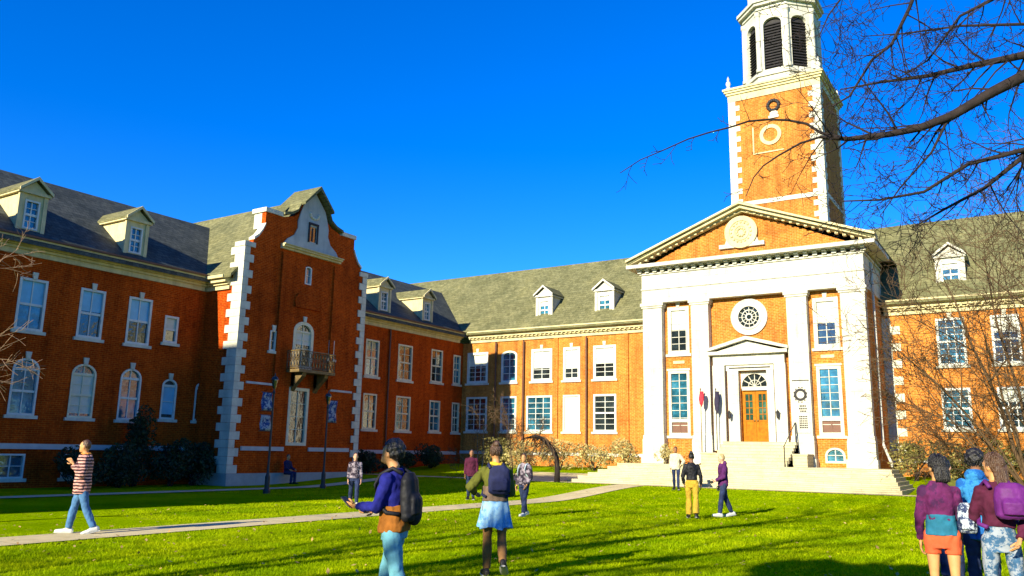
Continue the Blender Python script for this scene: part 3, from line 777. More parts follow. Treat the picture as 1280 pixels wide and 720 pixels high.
# dark tote hanging from the arm of the woman at the right edge
f = pC['final']; J = pC['J']
hc_ = Vector((0.27, -0.02, 0.86))
o = empty('tote_bag', f @ hc_, 'large dark tote bag hanging at the hip of the woman in patterned leggings', 'bag')
t = MB()
loft(t, [(hc_+Vector((0, 0, -.24)), Vector((.05, 0, 0)), Vector((0, .14, 0))), (hc_+Vector((0, 0, -.20)), Vector((.075, 0, 0)), Vector((0, .17, 0))), (hc_, Vector((.07, 0, 0)), Vector((0, .16, 0))), (hc_+Vector((0, 0, .13)), Vector((.03, 0, 0)), Vector((0, .14, 0)))], 20)
me = vox(t, 0.012, 2, 0.01, 9, 2); me.transform(f); link_mesh('bag_body', me, m_navy2, o)
for dx in (-0.08, 0.08):
    t = MB(); t.tube([hc_+Vector((0, dx, .1)), hc_+Vector((-.05, dx*.8, .3)), J['rsh']+Vector((0.0, dx*.6, .07)), J['rsh']+Vector((-.03, dx*.5, .085))], 0.012, 6)
    me = t.mesh('handle', True); me.transform(f); link_mesh('handle', me, m_black, o)
def sheet(name, xs, ys, dz, mat, kind='structure'):
    vs = []; fs = []
    for y in ys:
        for x in xs: vs.append((x, y, gz(x, y) + dz))
    nx = len(xs)
    for j in range(len(ys)-1):
        for i in range(nx-1):
            fs.append((j*nx+i, j*nx+i+1, (j+1)*nx+i+1, (j+1)*nx+i))
    mb = MB(); mb.add(vs, fs)
    return tag(mb.build(name, mat, smooth=True), kind=kind)

def fr(a, b, st):
    n = max(1, int(round((b-a)/st)))
    return [a + (b-a)*i/n for i in range(n+1)]
gy = [-900, -300, -100, -50] + fr(-20, 24, 2.0) + fr(24.5, 45, 0.5) + [50, 60, 80, 150, 400, 1200]
gx = [-1200, -400, -150, -80, -60] + fr(-45, 20, 2.5) + [30, 60, 150, 400, 1200]
sheet('lawn', gx, gy, 0.0, M['lawn'])
PY = fr(-12, 24, 2.0) + fr(24.5, 33.0, 0.5)
sheet('path', [-15.55, -14.95, -14.3], PY, 0.02, M['path'])
sheet('path', [-27.3, -26.8, -26.3], PY, 0.02, M['path'])
sheet('path', fr(-31.0, 22, 2.65), [33.004, 33.4, 34.0], 0.022, M['path'])
sheet('pavement', fr(-24, -19.304, 1.2) , fr(34.004, 39, 0.5), 0.024, M['path'])

# ------------------------------------------------------------------ wall and window kit
class Face:
    """a vertical wall plane. axis 'X': plane x=c running along y. axis 'Y': plane y=c running along x.
    out = +1/-1 outward direction along the axis. P(u, z, d): d metres outside the wall."""
    def __init__(s, axis, c, out): s.axis, s.c, s.out = axis, c, out
    def P(s, u, z, d=0.0):
        return (s.c + s.out*d, u, z) if s.axis == 'X' else (u, s.c + s.out*d, z)
    def box(s, mb, u0, u1, z0, z1, d0, d1):
        a = s.P(u0, z0, d0); b = s.P(u1, z1, d1)
        mb.box(a[0], b[0], a[1], b[1], a[2], b[2])
    def poly(s, mb, pts, d0, d1):
        """solid with outline pts (u, z) from depth d0 to d1"""
        mb.prism([s.P(u, z, 0) for u, z in pts],
                 Vector(s.P(0, 0, d0)) - Vector(s.P(0, 0, 0)), Vector(s.P(0, 0, d1)) - Vector(s.P(0, 0, 0)))

def arc_pts(u0, u1, z1, rise, n=10):
    """from (u0, z1-rise) over the crown to (u1, z1-rise)"""
    c = (u0+u1)/2; h = (u1-u0)/2
    return [(c - h*math.cos(math.pi*i/n), z1 - rise + rise*math.sin(math.pi*i/n)) for i in range(n+1)]

def wall(mb, F, u0, u1, z0, z1, holes, depth=0.22):
    """holes: (u0, u1, z0, z1, rise)"""
    us = sorted({u0, u1, *[h[0] for h in holes], *[h[1] for h in holes]})
    zs = sorted({z0, z1, *[h[2] for h in holes], *[h[3] for h in holes]})
    for i in range(len(us)-1):
        for j in range(len(zs)-1):
            cu, cz = (us[i]+us[i+1])/2, (zs[j]+zs[j+1])/2
            if any(h[0] < cu < h[1] and h[2] < cz < h[3] for h in holes): continue
            mb.add([F.P(us[i], zs[j]), F.P(us[i+1], zs[j]), F.P(us[i+1], zs[j+1]), F.P(us[i], zs[j+1])], [(0, 1, 2, 3)])
    for h in holes:
        a, b, c, d, r = h
        if r > 0:
            arc = arc_pts(a, b, d, r)
            n = len(arc)
            half = n//2
            L = [F.P(*p) for p in arc[:half+1]] + [F.P(a, d)]
            Rr = [F.P(*p) for p in arc[half:]] + [F.P(b, d)]
            mb.add(L, [tuple(range(len(L)))]); mb.add(Rr, [tuple(range(len(Rr)))])
            loop = [(a, c)] + arc + [(b, c)]
        else:
            loop = [(a, c), (a, d), (b, d), (b, c)]
        k = len(loop)
        vs = [F.P(*p) for p in loop] + [F.P(*p, -depth) for p in loop]
        mb.add(vs, [(i, (i+1) % k, (i+1) % k + k, i+k) for i in range(k)])

def window(parent, F, hole, nx=2, nz=4, rail=True, blind=0.0, blindmat='blind', glass='glass', frame='frame', key=True, sill=True,
           casing=0.10, fan=False, name='window'):
    a, b, c, d, r = hole
    w = b-a
    f = MB()
    cz = casing
    e = 0.004
    # casing: outer loop to inner loop, from 12 cm inside to 2 cm proud
    if r > 0:
        arc = arc_pts(a+e, b-e, d-e, r); arci = arc_pts(a+cz, b-cz, d-cz, max(0.02, r-cz*0.5))
        lo = [(a+e, c+e)] + arc + [(b-e, c+e)]; li = [(a+cz, c+cz)] + arci + [(b-cz, c+cz)]
    else:
        lo = [(a+e, c+e), (a+e, d-e), (b-e, d-e), (b-e, c+e)]; li = [(a+cz, c+cz), (a+cz, d-cz), (b-cz, d-cz), (b-cz, c+cz)]
    k = len(lo)
    vs = [F.P(*p, 0.015) for p in lo] + [F.P(*p, 0.015) for p in li] + [F.P(*p, -0.15) for p in li] + [F.P(*p, -0.15) for p in lo]
    fs = []
    for i in range(k):
        j = (i+1) % k
        fs += [(i, j, j+k, i+k), (i+k, j+k, j+2*k, i+2*k), (j, i, i+3*k, j+3*k)]
    f.add(vs, fs)
    zt = d - (r if r > 0 else cz)      # spring line
    if r > 0 and fan: F.box(f, a+cz, b-cz, zt-0.05, zt+0.05, -0.13, -0.03)
    # sash bars
    t = 0.017
    top = zt if fan else (d - cz)
    for i in range(1, nx):
        u = a + cz + (w-2*cz)*i/nx
        F.box(f, u-t*1.2, u+t*1.2, c+cz, d-cz-0.01 if r > 0 else top, -0.12, -0.045)
    for j in range(1, nz):
        z = c + cz + (top-c-cz)*j/nz
        tt = 0.045 if (rail and j == nz//2) else t*0.8
        F.box(f, a+cz-0.01, b-cz+0.01, z-tt, z+tt, -0.121, -0.05 if not (rail and j == nz//2) else -0.03)
    fo = f.build(name, M[frame], parent, fix=True)
    g = MB()
    gl = [(a+0.03, c+0.03)] + (arc_pts(a+0.03, b-0.03, d-0.03, r-0.02) if r > 0 else [(a+0.03, d-0.03), (b-0.03, d-0.03)]) + [(b-0.03, c+0.03)]
    F.poly(g, gl, -0.105, -0.085)
    g.build('glass', M[glass], fo, fix=True)
    if blind > 0:
        g = MB()
        zb = top - (top-c)*blind
        F.box(g, a+cz+0.002, b-cz-0.002, zb, top-0.004, -0.083, -0.076)
        g.build('blind', M[blindmat], fo)
    if sill:
        g = MB(); F.box(g, a-0.1, b+0.1, c-0.12, c+0.003, -0.14, 0.09)
        g.build('sill', M['quoin'], fo)
    if key:
        g = MB(); u = (a+b)/2
        F.poly(g, [(u-0.075, d-0.03), (u-0.11, d+0.24), (u+0.11, d+0.24), (u+0.075, d-0.03)], -0.03, 0.055)
        g.build('keystone', M['quoin'], fo, fix=True)
    return fo

def quoins(mb, F, u, side, z0, z1, step=0.36, w1=0.62, w2=0.36, d=0.03, ret=None):
    """alternating blocks at wall edge u growing towards side (+1/-1)"""
    n = int(round((z1-z0)/step)); st = (z1-z0)/n
    for i in range(n):
        w = w1 if i % 2 == 0 else w2
        F.box(mb, u - side*d, u + side*w, z0+i*st+0.008, z0+(i+1)*st-0.008, -0.05, d)

def cornice(mb, F, u0, u1, z0, steps, inner=-0.06):
    z = z0
    for h, d in steps:
        F.box(mb, u0, u1, z, z+h, inner, d)
        z += h
    return z

def dormer(parent, F, u0, u1, z0, z1, zp, depth=2.6, slope_mat='slate', body='cream', nx=2, blind=0.0):
    """boxy dormer with a pediment front and a small gabled roof; its front stands on plane F"""
    uc = (u0+u1)/2
    hole = (u0+0.2, u1-0.2, z0+0.18, z1-0.22, 0)
    w = MB()
    wall(w, F, u0, u1, z0, z1, [hole], 0.12)
    for u in (u0, u1):
        w.add([F.P(u, z0), F.P(u, z1), F.P(u, z1, -depth), F.P(u, z0, -depth)], [(0, 1, 2, 3)])
    # corner posts and sill
    F.box(w, u0-0.05, u0+0.1, z0, z1-0.002, -0.07, 0.05); F.box(w, u1-0.1, u1+0.05, z0, z1-0.002, -0.07, 0.05)
    F.box(w, u0-0.08, u1+0.08, z0-0.12, z0, -0.1, 0.09)
    # eaves band and pediment
    F.box(w, u0-0.13, u1+0.13, z1, z1+0.12, -depth, 0.13)
    F.poly(w, [(u0-0.02, z1+0.12), (uc, zp-0.08), (u1+0.02, z1+0.12)], -0.05, 0.05)
    o = w.build('dormer', M[body], parent, fix=True)
    rf = MB()
    e = 0.15
    for sgn, ue in ((-1, u0-e), (1, u1+e)):
        zl = z1 + 0.06
        pts = [(ue, zl), (uc, zp), (uc, zp+0.09), (ue, zl+0.09)]
        F.poly(rf, pts, -depth-0.5, 0.2)
    rf.build('dormer_roof', M[slope_mat], o, fix=True)
    rk = MB()
    for sgn, ue in ((-1, u0-e), (1, u1+e)):
        zl = z1 + 0.06
        F.poly(rk, [(ue, zl-0.02), (uc, zp-0.03), (uc, zp+0.10), (ue, zl+0.10)], 0.2, 0.25)
    rk.build('dormer_verge', M[body], o, fix=True)
    window(o, F, hole, nx, 4, True, blind, 'blind', 'glass', 'frame', False, False, 0.07, name='dormer_window')
    return o

def roof_prism(mb, axis, a0, a1, e0, ze0, r, zr, e1, ze1, th=0.14):
    """gabled roof running along axis from a0 to a1; eave e0 (height ze0), ridge r (zr), eave e1 (ze1)"""
    out = [(e0, ze0), (r, zr), (e1, ze1), (e1, ze1-th), (r, zr-th*1.4), (e0, ze0-th)]
    if axis == 'X': mb.prism([(0, u, z) for u, z in out], (a0, 0, 0), (a1, 0, 0))
    else: mb.prism([(u, 0, z) for u, z in out], (0, a0, 0), (0, a1, 0))

CORN = [(0.20, 0.10), (0.10, 0.20), (0.16, 0.34), (0.14, 0.50)]
# ------------------------------------------------------------------ left wing (faces +x)
XW = -32.0
wing = empty('brick_wing_building', (XW, 14, 0), 'long shaded red brick wing with arched lower windows and slate dormer roof on the left', 'building')
FW = Face('X', XW, 1)
px = lambda a, b: (a, b)
up = [(15.55, 16.62), (17.92, 18.98), (20.02, 21.12)]
holesA = [(a, b, 5.80, 7.80, 0) for a, b in up] + [(21.78, 22.48, 6.05, 7.25, 0)]
low = [(15.72, 16.72), (17.96, 18.98), (20.02, 20.98)]
holesA += [(a, b, 2.65, 4.78, 0.42) for a, b in low] + [(21.98, 22.72, 2.76, 4.5, 0.30), (23.66, 24.5, 2.76, 4.5, 0.30)]
# further bays towards the camera, beyond the left edge
extra = [(13.2, 14.2), (10.8, 11.8), (8.4, 9.4), (6.0, 7.0), (3.6, 4.6), (1.2, 2.2), (-1.2, -0.2)]
holesA += [(a, b, 5.80, 7.80, 0) for a, b in extra] + [(a, b, 2.65, 4.78, 0.42) for a, b in extra]
holesB = [(34.62, 35.76, 5.72, 7.82, 0), (37.44, 38.78, 5.72, 7.86, 0), (40.62, 41.8, 5.85, 7.92, 0), (42.95, 43.75, 5.9, 7.8, 0)]
holesB += [(34.62, 35.76, 2.75, 4.75, 0), (37.44, 38.78, 2.75, 4.78, 0), (40.62, 41.7, 2.8, 4.72, 0), (42.95, 43.75, 2.8, 4.72, 0)]
base_holes = [(15.6, 16.6, 0.35, 1.25, 0), (18.0, 19.0, 0.35, 1.25, 0)]
w = MB()
wall(w, FW, -3, 24.85, 0, 8.63, holesA + base_holes)
wall(w, FW, 30.7, 44.3, 0, 8.63, holesB)
w.box(-41, XW-0.3, -3, 44.3, 0, 8.6)     # the body of the building behind the face
w.box(-41, XW, -3.05, -2.95, 0, 8.62)
w.build('wall', M['brickred'], wing)
for y0, y1 in ((-3, 23.6), (31.95, 43.5)):
    w = MB(); FW.box(w, y0, y1, 1.42, 1.62, -0.05, 0.06); w.build('water_table', M['band'], wing)
    w = MB(); cornice(w, FW, y0, y1, 8.62, CORN); w.build('cornice', M['cream'], wing)
    w = MB(); FW.box(w, y0, y1, 9.222, 9.30, 0.2, 0.60); w.build('gutter', M['pipe'], wing)
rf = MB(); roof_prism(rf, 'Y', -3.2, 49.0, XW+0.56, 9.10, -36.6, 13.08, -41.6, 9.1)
rf.build('roof', M['slateshade'], wing, fix=True)
for i, h in enumerate(holesA):
    if h[4] == 0:
        if h[1]-h[0] > 0.8: window(wing, FW, h, 2, 2, True, 0.5 if i != 1 else 0.42, 'blindblue', 'darkglass' if i in (1, 2) else 'glass')
        else: window(wing, FW, h, 1, 2, True, 0.5, 'blind', 'darkglass', key=False)
    elif h[4] == 0.42:
        j = i - 4
        window(wing, FW, h, 2, 4 if j == 1 else 2, True, 0.9 if j == 1 else 0.0, 'blind', 'glass', 'creamframe' if j == 1 else 'frame', fan=True, casing=0.08)
    else: window(wing, FW, h, 1, 2, False, 0.85, 'blindblue', 'darkglass', fan=True, casing=0.08)
for i, h in enumerate(holesB):
    window(wing, FW, h, 2, 4, True, 0, 'blind', 'darkglass' if i % 3 else 'glass', 'creamframe', key=False)
for h in base_holes:
    window(wing, FW, h, 2, 2, False, 0, 'blind', 'glass', key=False, casing=0.07)
FD = Face('X', XW-0.15, 1)
for (a, b) in ((15.22, 16.2), (19.62, 20.6), (10.8, 11.8), (6.4, 7.4), (2.0, 3.0)):
    dormer(wing, FD, a, b, 9.5, 11.05, 11.66)
for (a, b) in ((35.65, 36.65), (39.72, 40.7)):
    dormer(wing, FD, a, b, 9.5, 11.02, 11.6)
w = MB()
FWp = FW
w.tube([FW.P(36.6, 1.6, 0.08), FW.P(36.6, 8.6, 0.08)], 0.05, 8)
w.build('downpipe', M['pipe'], wing)

# ------------------------------------------------------------------ gabled pavilion (front at x=-29.6)
XG = -29.6; YC = 27.78
GL, GR = YC-3.98, YC+3.98
pav = empty('gabled_pavilion_building', (XG, YC, 0), 'tall brick pavilion with curved stucco gable, balcony and pale corner quoins', 'building')
FG = Face('X', XG, 1)
def sym(lst): return [(YC-d, z) for d, z in reversed(lst)] + [(YC+d, z) for d, z in lst if d > 0]
half = [(0, 14.2), (0.78, 13.35), (0.95, 12.85), (1.25, 12.62), (1.9, 12.42), (2.02, 12.40), (2.95, 12.40), (2.96, 11.75), (3.1, 11.45), (3.3, 11.15), (3.55, 10.95), (3.56, 10.55), (3.98, 10.55), (3.98, 8.63)]
gable = sym(half)
# front wall below the gable with its openings
gh = [(26.98, 28.25, 1.75, 4.45, 0), (27.0, 28.3, 5.35, 7.62, 0.5), (25.6, 25.98, 6.0, 6.95, 0), (29.35, 29.73, 6.0, 6.95, 0), (27.48, 27.9, 9.45, 10.35, 0.1)]
w = MB()
wall(w, FG, GL, GR, 0.5, 8.63, gh[:4], 0.28)
# upper field: columns around the slit window
gp = [(GL, 8.63)] + gable[1:-1] + [(GR, 8.63)]
def zrow(u):
    for i in range(len(gp)-1):
        (a, z0), (b, z1) = gp[i], gp[i+1]
        if a <= u <= b and b-a > 1e-6: return z0 + (z1-z0)*(u-a)/(b-a)
    return 8.63
s = gh[4]
FG.poly(w, [p for p in gp if p[0] <= s[0]] + [(s[0], zrow(s[0])), (s[0], 8.63)], -0.28, 0)
FG.poly(w, [(s[1], 8.63), (s[1], zrow(s[1]))] + [p for p in gp if p[0] >= s[1]], -0.28, 0)
FG.poly(w, [(s[0], 8.63), (s[1], 8.63), (s[1], s[2]), (s[0], s[2])], -0.28, 0)
FG.poly(w, [(s[0], s[3]), (s[1], s[3]), (s[1], zrow(s[1])), (YC, 14.2), (s[0], zrow(s[0]))], -0.28, 0)
# raised brick panel frame around the middle bay
for u in (YC-1.82, YC+1.58):
    FG.box(w, u, u+0.24, 4.5, 10.72, -0.02, 0.10)
FG.box(w, YC-0.85, YC+0.85, 8.25, 8.45, -0.02, 0.12)
FG.poly(w, [(YC-0.85, 8.7), (YC-0.85, 8.45), (YC+0.85, 8.45), (YC+0.85, 8.7), (YC+0.7, 8.9), (YC-0.7, 8.9)], -0.02, 0.08)
# side walls
w.box(XG-0.28, -36, GL+0.012, GL+0.3, 0.0, 9.3)
w.box(XG-0.28, -36, GR-0.3, GR-0.012, 0.0, 9.3)
# gable return behind
w.build('wall', M['brickred'], pav, fix=True)
w = MB()
FG.box(w, GL-0.06, GR+0.06, 0, 0.52, -0.3, 0.09)
w.box(XG-0.3, -31.95, GL-0.06, GL+0.2, 0, 0.52)
w.build('plinth', M['plinth'], pav)
for a, b, z0, z1, d in ((GL+0.64, 26.85, 1.5, 1.68, 0.07), (28.4, GR-0.64, 1.5, 1.68, 0.07), (GL+0.64, 26.0, 4.42, 4.52, 0.05), (29.6, GR-0.64, 4.42, 4.52, 0.05)):
    w = MB(); FG.box(w, a, b, z0, z1, -0.05, d); w.build('string_course', M['band'], pav)
# quoins at both front corners, wrapping the corner
FS = Face('Y', GL, -1); FS2 = Face('Y', GR, 1)
n = 28; st = (10.56-0.52)/n
for side in (-1, 1):
    w = MB()
    for i in range(n):
        wl = 0.50 if i % 2 == 0 else 0.27
        z0, z1 = 0.52 + i*st + 0.006, 0.52 + (i+1)*st - 0.006
        wr_ = (0.78 if i % 2 else 0.5)
        if side < 0:
            FG.box(w, GL-0.045, GL+wl, z0, z1, -0.1, 0.045)
            w.box(XG-0.1, XG-0.1-wr_, GL-0.045, GL+0.1, z0, z1)
        else:
            FG.box(w, GR-wl, GR+0.045, z0, z1, -0.1, 0.045)
            w.box(XG-0.1, XG-0.1-wr_, GR-0.1, GR+0.045, z0, z1)
    w.build('quoins', M['quoin'], pav)
for F_ in (FS, FS2):
    w = MB(); cornice(w, F_, -32.6, XG-0.75, 8.62, CORN); w.build('cornice', M['cream'], pav)
# kneelers and piers on the parapet
for sg in (-1, 1):
    for a, b, z0, z1, back in ((3.45, 4.06, 10.56, 10.78, 0.62), (1.98, 3.02, 12.41, 12.62, 0.9)):
        w = MB()
        u0, u1 = sorted((YC+sg*a, YC+sg*b))
        FG.box(w, u0, u1, z0, z1, -back, 0.07)
        FG.box(w, u0+0.08, u1-0.08, z0-(1.55 if a > 3 else 0.75), z0, -back+0.08, -0.285)
        w.build('parapet_pier', M['quoin'], pav, fix=True)
    cur = [(YC+sg*d, z) for d, z in half if 2.96 <= d <= 3.55]
    w = MB()
    for (a, za), (b, zb) in zip(cur[:-1], cur[1:]):
        FG.poly(w, [(a, za), (b, zb), (b, zb+0.12), (a, za+0.12)], -0.34, 0.06)
    w.build('parapet_coping', M['quoin'], pav, fix=True)
# small overhanging gable roof at the top
w = MB()
for sg in (-1, 1):
    FG.poly(w, [(YC, 14.22), (YC+sg*0.98, 13.25), (YC+sg*0.98, 13.37), (YC, 14.42)], -1.5, 0.42)
    pts = [(YC+sg*d, z) for d, z in ((0.98, 13.22), (1.15, 12.86), (1.5, 12.64), (1.97, 12.52))]
    for (a, za), (b, zb) in zip(pts[:-1], pts[1:]):
        FG.poly(w, [(a, za), (b, zb), (b, zb+0.13), (a, za+0.13)], -0.6, 0.16)
w.build('gable_cap', M['slate'], pav, fix=True)
# stucco panel
w = MB()
sh = [(0, 14.1), (0.74, 13.3), (0.9, 12.85), (1.02, 12.45), (1.0, 12.1), (1.2, 11.7), (1.62, 11.42), (1.86, 11.12)]
sp = sym(sh)
wn = (27.52, 28.0, 11.6, 12.36)
L = [p for p in sp if p[0] <= YC-0.74] + [(wn[0], 14.1-(YC-wn[0])*1.08), (wn[0], 11.12)]
FG.poly(w, L, 0.003, 0.05)
Rr = [(wn[1], 11.12), (wn[1], 14.1-(wn[1]-YC)*1.08)] + [p for p in sp if p[0] >= YC+0.74]
FG.poly(w, Rr, 0.003, 0.05)
FG.poly(w, [(wn[0], 11.12), (wn[1], 11.12), (wn[1], wn[2]), (wn[0], wn[2])], 0.003, 0.05)
FG.poly(w, [(wn[0], wn[3]), (wn[1], wn[3]), (wn[1], 14.1-(wn[1]-YC)*1.08), (YC, 14.1), (wn[0], 14.1-(YC-wn[0])*1.08)], 0.003, 0.05)
stc = w.build('stucco_panel', M['stucco'], pav, fix=True)
w = MB(); FG.poly(w, [(wn[0], wn[2]), (wn[1], wn[2])] + [(wn[1], wn[3])] + [(wn[0], wn[3])], 0.004, 0.012)
w.build('attic_window', M['darkglass'], pav)
w = MB(); FG.box(w, 27.70, 27.79, 11.64, 12.3, 0.012, 0.03); FG.box(w, wn[0]-0.08, wn[0], 11.55, 12.45, 0.05, 0.1); FG.box(w, wn[1], wn[1]+0.08, 11.55, 12.45, 0.05, 0.1)
FG.box(w, wn[0]-0.08, wn[1]+0.08, 12.45, 12.55, 0.05, 0.11)
w.build('window_surround', M['louver'], pav)
w = MB(); cornice(w, FG, YC-1.95, YC+1.95, 10.88, [(0.10, 0.14), (0.09, 0.26), (0.05, 0.34)], -0.02)
w.build('stucco_sill', M['cream'], pav)
# carved ornament under the gable cap
w = MB()
for k in range(7):
    a = math.pi*k/6
    w.ball(FG.P(YC+0.28*math.cos(a), 12.98-0.2*math.sin(a), 0.06), 0.075, 8, 6)
w.build('carved_ornament', M['quoin'], pav, smooth=True)
# roof of the pavilion
rf = MB(); roof_prism(rf, 'X', -40.5, XG-0.30, GL-0.42, 9.22, YC, 13.88, GR+0.42, 9.22)
rf.build('roof', M['slate'], pav, fix=True)
window(pav, FG, gh[0], 2, 4, False, 0, glass='darkglass', frame='creamframe', key=False, casing=0.15, sill=False)
window(pav, FG, gh[1], 2, 4, False, 0.35, glass='darkglass', frame='creamframe', key=True, casing=0.16, fan=True, sill=False, blindmat='blind', name='balcony_door')
window(pav, FG, gh[2], 1, 2, False, 0, glass='darkglass', key=True, sill=True, casing=0.07)
window(pav, FG, gh[3], 1, 2, False, 0, glass='darkglass', key=True, sill=True, casing=0.07)
window(pav, FG, gh[4], 1, 2, False, 0, glass='glass', key=False, sill=False, casing=0.06)
# balcony
w = MB()
by0, by1, bz = 26.72, 29.05, 5.25
FG.box(w, by0, by1, bz-0.14, bz, 0.0, 0.85)
for u in (by0+0.45, by1-0.45):
    FG.poly(w, [(u-0.12, bz-0.14), (u+0.12, bz-0.14), (u+0.12, bz-0.75), (u-0.12, bz-0.75)], 0.0, 0.2)
    w.prism([FG.P(u-0.12, bz-0.14, 0.0), FG.P(u-0.12, bz-0.14, 0.75), FG.P(u-0.12, bz-0.3, 0.7), FG.P(u-0.12, bz-0.8, 0.15), FG.P(u-0.12, bz-1.0, 0.0)], (0, 0, 0), (0, 0.24, 0))
bal = w.build('balcony', M['gilt'], pav, fix=True)
w = MB()
def rail(p, q, n):
    p = Vector(p); q = Vector(q)
    for dz, r in ((0.06, 0.022), (0.45, 0.014), (0.86, 0.03)):
        w.tube([p+Vector((0, 0, dz)), q+Vector((0, 0, dz))], r, 6)
    for i in range(n+1):
        m = p.lerp(q, i/n)
        w.tube([m, m+Vector((0, 0, 0.86))], 0.014, 5)
        if i < n:
            mm = p.lerp(q, (i+0.5)/n); d = (q-p).normalized()*0.07
            for zc in (0.25, 0.65):
                ring = [mm + d*math.cos(2*math.pi*t/8) + Vector((0, 0, zc+0.15*math.sin(2*math.pi*t/8))) for t in range(9)]
                w.tube(ring, 0.016, 5)
rail(FG.P(by0, bz, 0.8), FG.P(by1, bz, 0.8), 12)
rail(FG.P(by0, bz, 0.02), FG.P(by0, bz, 0.8), 4)
rail(FG.P(by1, bz, 0.02), FG.P(by1, bz, 0.8), 4)
w.build('railing', M['gilt'], bal)
# ------------------------------------------------------------------ main range (faces -y)
YM = 44.0
hall = empty('main_hall_building', (-22, YM, 0), 'sunlit orange brick main range with white sash windows and olive slate roof', 'building')
FM = Face('Y', YM, -1)
uL = [(-31.62, -29.98), (-28.95, -27.75), (-26.7, -25.2), (-24.42, -23.26), (-22.37, -20.87)]
hL = [(a, b, 5.98, 8.0, 0.28 if i == 1 else 0) for i, (a, b) in enumerate(uL)]
lL = [(-31.62, -29.98), (-28.95, -27.75), (-27.02, -25.18), (-24.42, -23.26), (-22.37, -20.87)]
hL += [(a, b, 2.9, 5.1, 0) for a, b in lL]
uR = [(-3.95, -2.72), (-1.66, -0.5), (1.0, 2.2), (3.4, 4.6), (6.0, 7.2), (8.6, 9.8)]
hR = [(a, b, 6.06, 8.34, 0) for a, b in uR] + [(a, b, 3.08, 5.0, 0) for a, b in uR]
w = MB()
wall(w, FM, -33, -17.0, 0.2, 8.63, hL)
wall(w, FM, -6.5, 14, 0.2, 8.63, hR)
w.box(-41, 14, YM+0.3, 54, 0.2, 8.6)
w.box(13.95, 14.05, YM, 54, 0.2, 8.62)
# shallow brick pilaster strips
for u in (-29.55, -27.45, -24.9, -22.95, -20.2):
    FM.box(w, u-0.14, u+0.14, 1.4, 8.62, -0.02, 0.085)
w.build('wall', M['brick'], hall)
for a, b in ((-31.4, -17.35), (-6.2, 14.2)):
    w = MB(); cornice(w, FM, a, b, 8.62, CORN)
    for u in fr(a+0.1, b-0.1, 0.3): FM.box(w, u-0.05, u+0.05, 8.84, 8.915, 0.15, 0.30)
    w.build('cornice', M['cream'], hall)
    w = MB(); FM.box(w, a+0.15, b-0.05, 9.222, 9.30, 0.25, 0.62); w.build('gutter', M['cream'], hall)
rf = MB(); roof_prism(rf, 'X', -41.6, 14.5, YM-0.58, 9.24, 48.8, 14.42, 54.2, 9.2)
rf.build('roof', M['slate'], hall, fix=True)
for a, b in ((-33, -17), (-6.5, 14)):
    w = MB(); FM.box(w, a, b, 1.5, 1.68, -0.02, 0.06); w.build('water_table', M['band'], hall)
for i, h in enumerate(hL):
    up_ = i < 5
    if up_ and i == 1: window(hall, FM, h, 2, 4, False, 0, glass='glass', key=False, casing=0.12)
    elif up_: window(hall, FM, h, 3 if i == 0 else 2, 6, False, (0.40, 0.5, 0.56, 0.62, 0.50)[i], 'blind', 'darkglass', key=True, casing=0.16)
    elif i == 8: window(hall, FM, h, 1, 4, False, 0.97, 'blind', 'darkglass', key=False, casing=0.1)
    elif i == 7: window(hall, FM, h, 3, 6, False, 0, glass='glass', key=False, casing=0.12)
    else: window(hall, FM, h, 3 if i == 5 else 2, 6, True, 0, glass='glass' if i == 6 else 'darkglass', key=False, casing=0.12)
for i, h in enumerate(hR):
    window(hall, FM, h, 3, 6, True, (0.0, 0.3, 0.0, 0.5, 0.0, 0.2)[i % 6], 'blind', 'darkglass' if i % 2 else 'glass', frame='frame', key=i < 6, casing=0.11)
FD2 = Face('Y', YM+0.45, -1)
for a, b in ((-26.62, -25.5), (-22.42, -21.22), (-3.75, -2.55), (2.0, 3.2), (8.0, 9.2)):
    dormer(hall, FD2, a, b, 9.72, 11.38, 12.02, 2.6, 'slate', 'white', 2, 0.25)
for u in (-23.0+0.22, -29.3, -27.2):
    w = MB(); w.tube([FM.P(u, 1.2, 0.13), FM.P(u, 8.55, 0.13)], 0.055, 8); w.build('downpipe', M['pipe'], hall)
w = MB()
quoins(w, FM, -6.48, 1, 1.9, 8.5, 0.42, 0.95, 0.55, 0.035)
w.build('quoins', M['quoin'], hall)

# ------------------------------------------------------------------ portico
XA, XB = -17.22, -6.28; XC = (XA+XB)/2
YP, YV = 39.5, 39.92
por = empty('portico_building', (XC, YP, 1.2), 'white temple front with four pilasters, dentilled pediment and panelled oak door', 'building')
FP = Face('Y', YP, -1); FV = Face('Y', YV, -1)
door = (-12.28, -10.98, 2.34, 5.72, 0.0)
fan_c = (-11.64, 5.0)
hp = [(-15.98, -14.82, 6.72, 9.18, 0), (-16.0, -14.86, 2.60, 5.88, 0), (-8.72, -7.56, 6.66, 9.06, 0), (-8.7, -7.6, 2.64, 5.84, 0),
      (-8.5, -7.62, 1.42, 2.12, 0.35), door]
w = MB()
wall(w, FV, XA+0.2, XB-0.2, 1.0, 9.42, hp, 0.4)
w.box(XA+0.06, XA+0.3, YV-0.2, YM+0.2, 0.3, 9.4); w.box(XB-0.3, XB-0.06, YV-0.2, YM+0.2, 0.3, 9.4)
# tympanum
FP.poly(w, [(XA+0.3, 11.40), (XB-0.3, 11.40), (XC, 13.72)], -0.5, -0.12)
w.build('wall', M['brick'], por, fix=True)
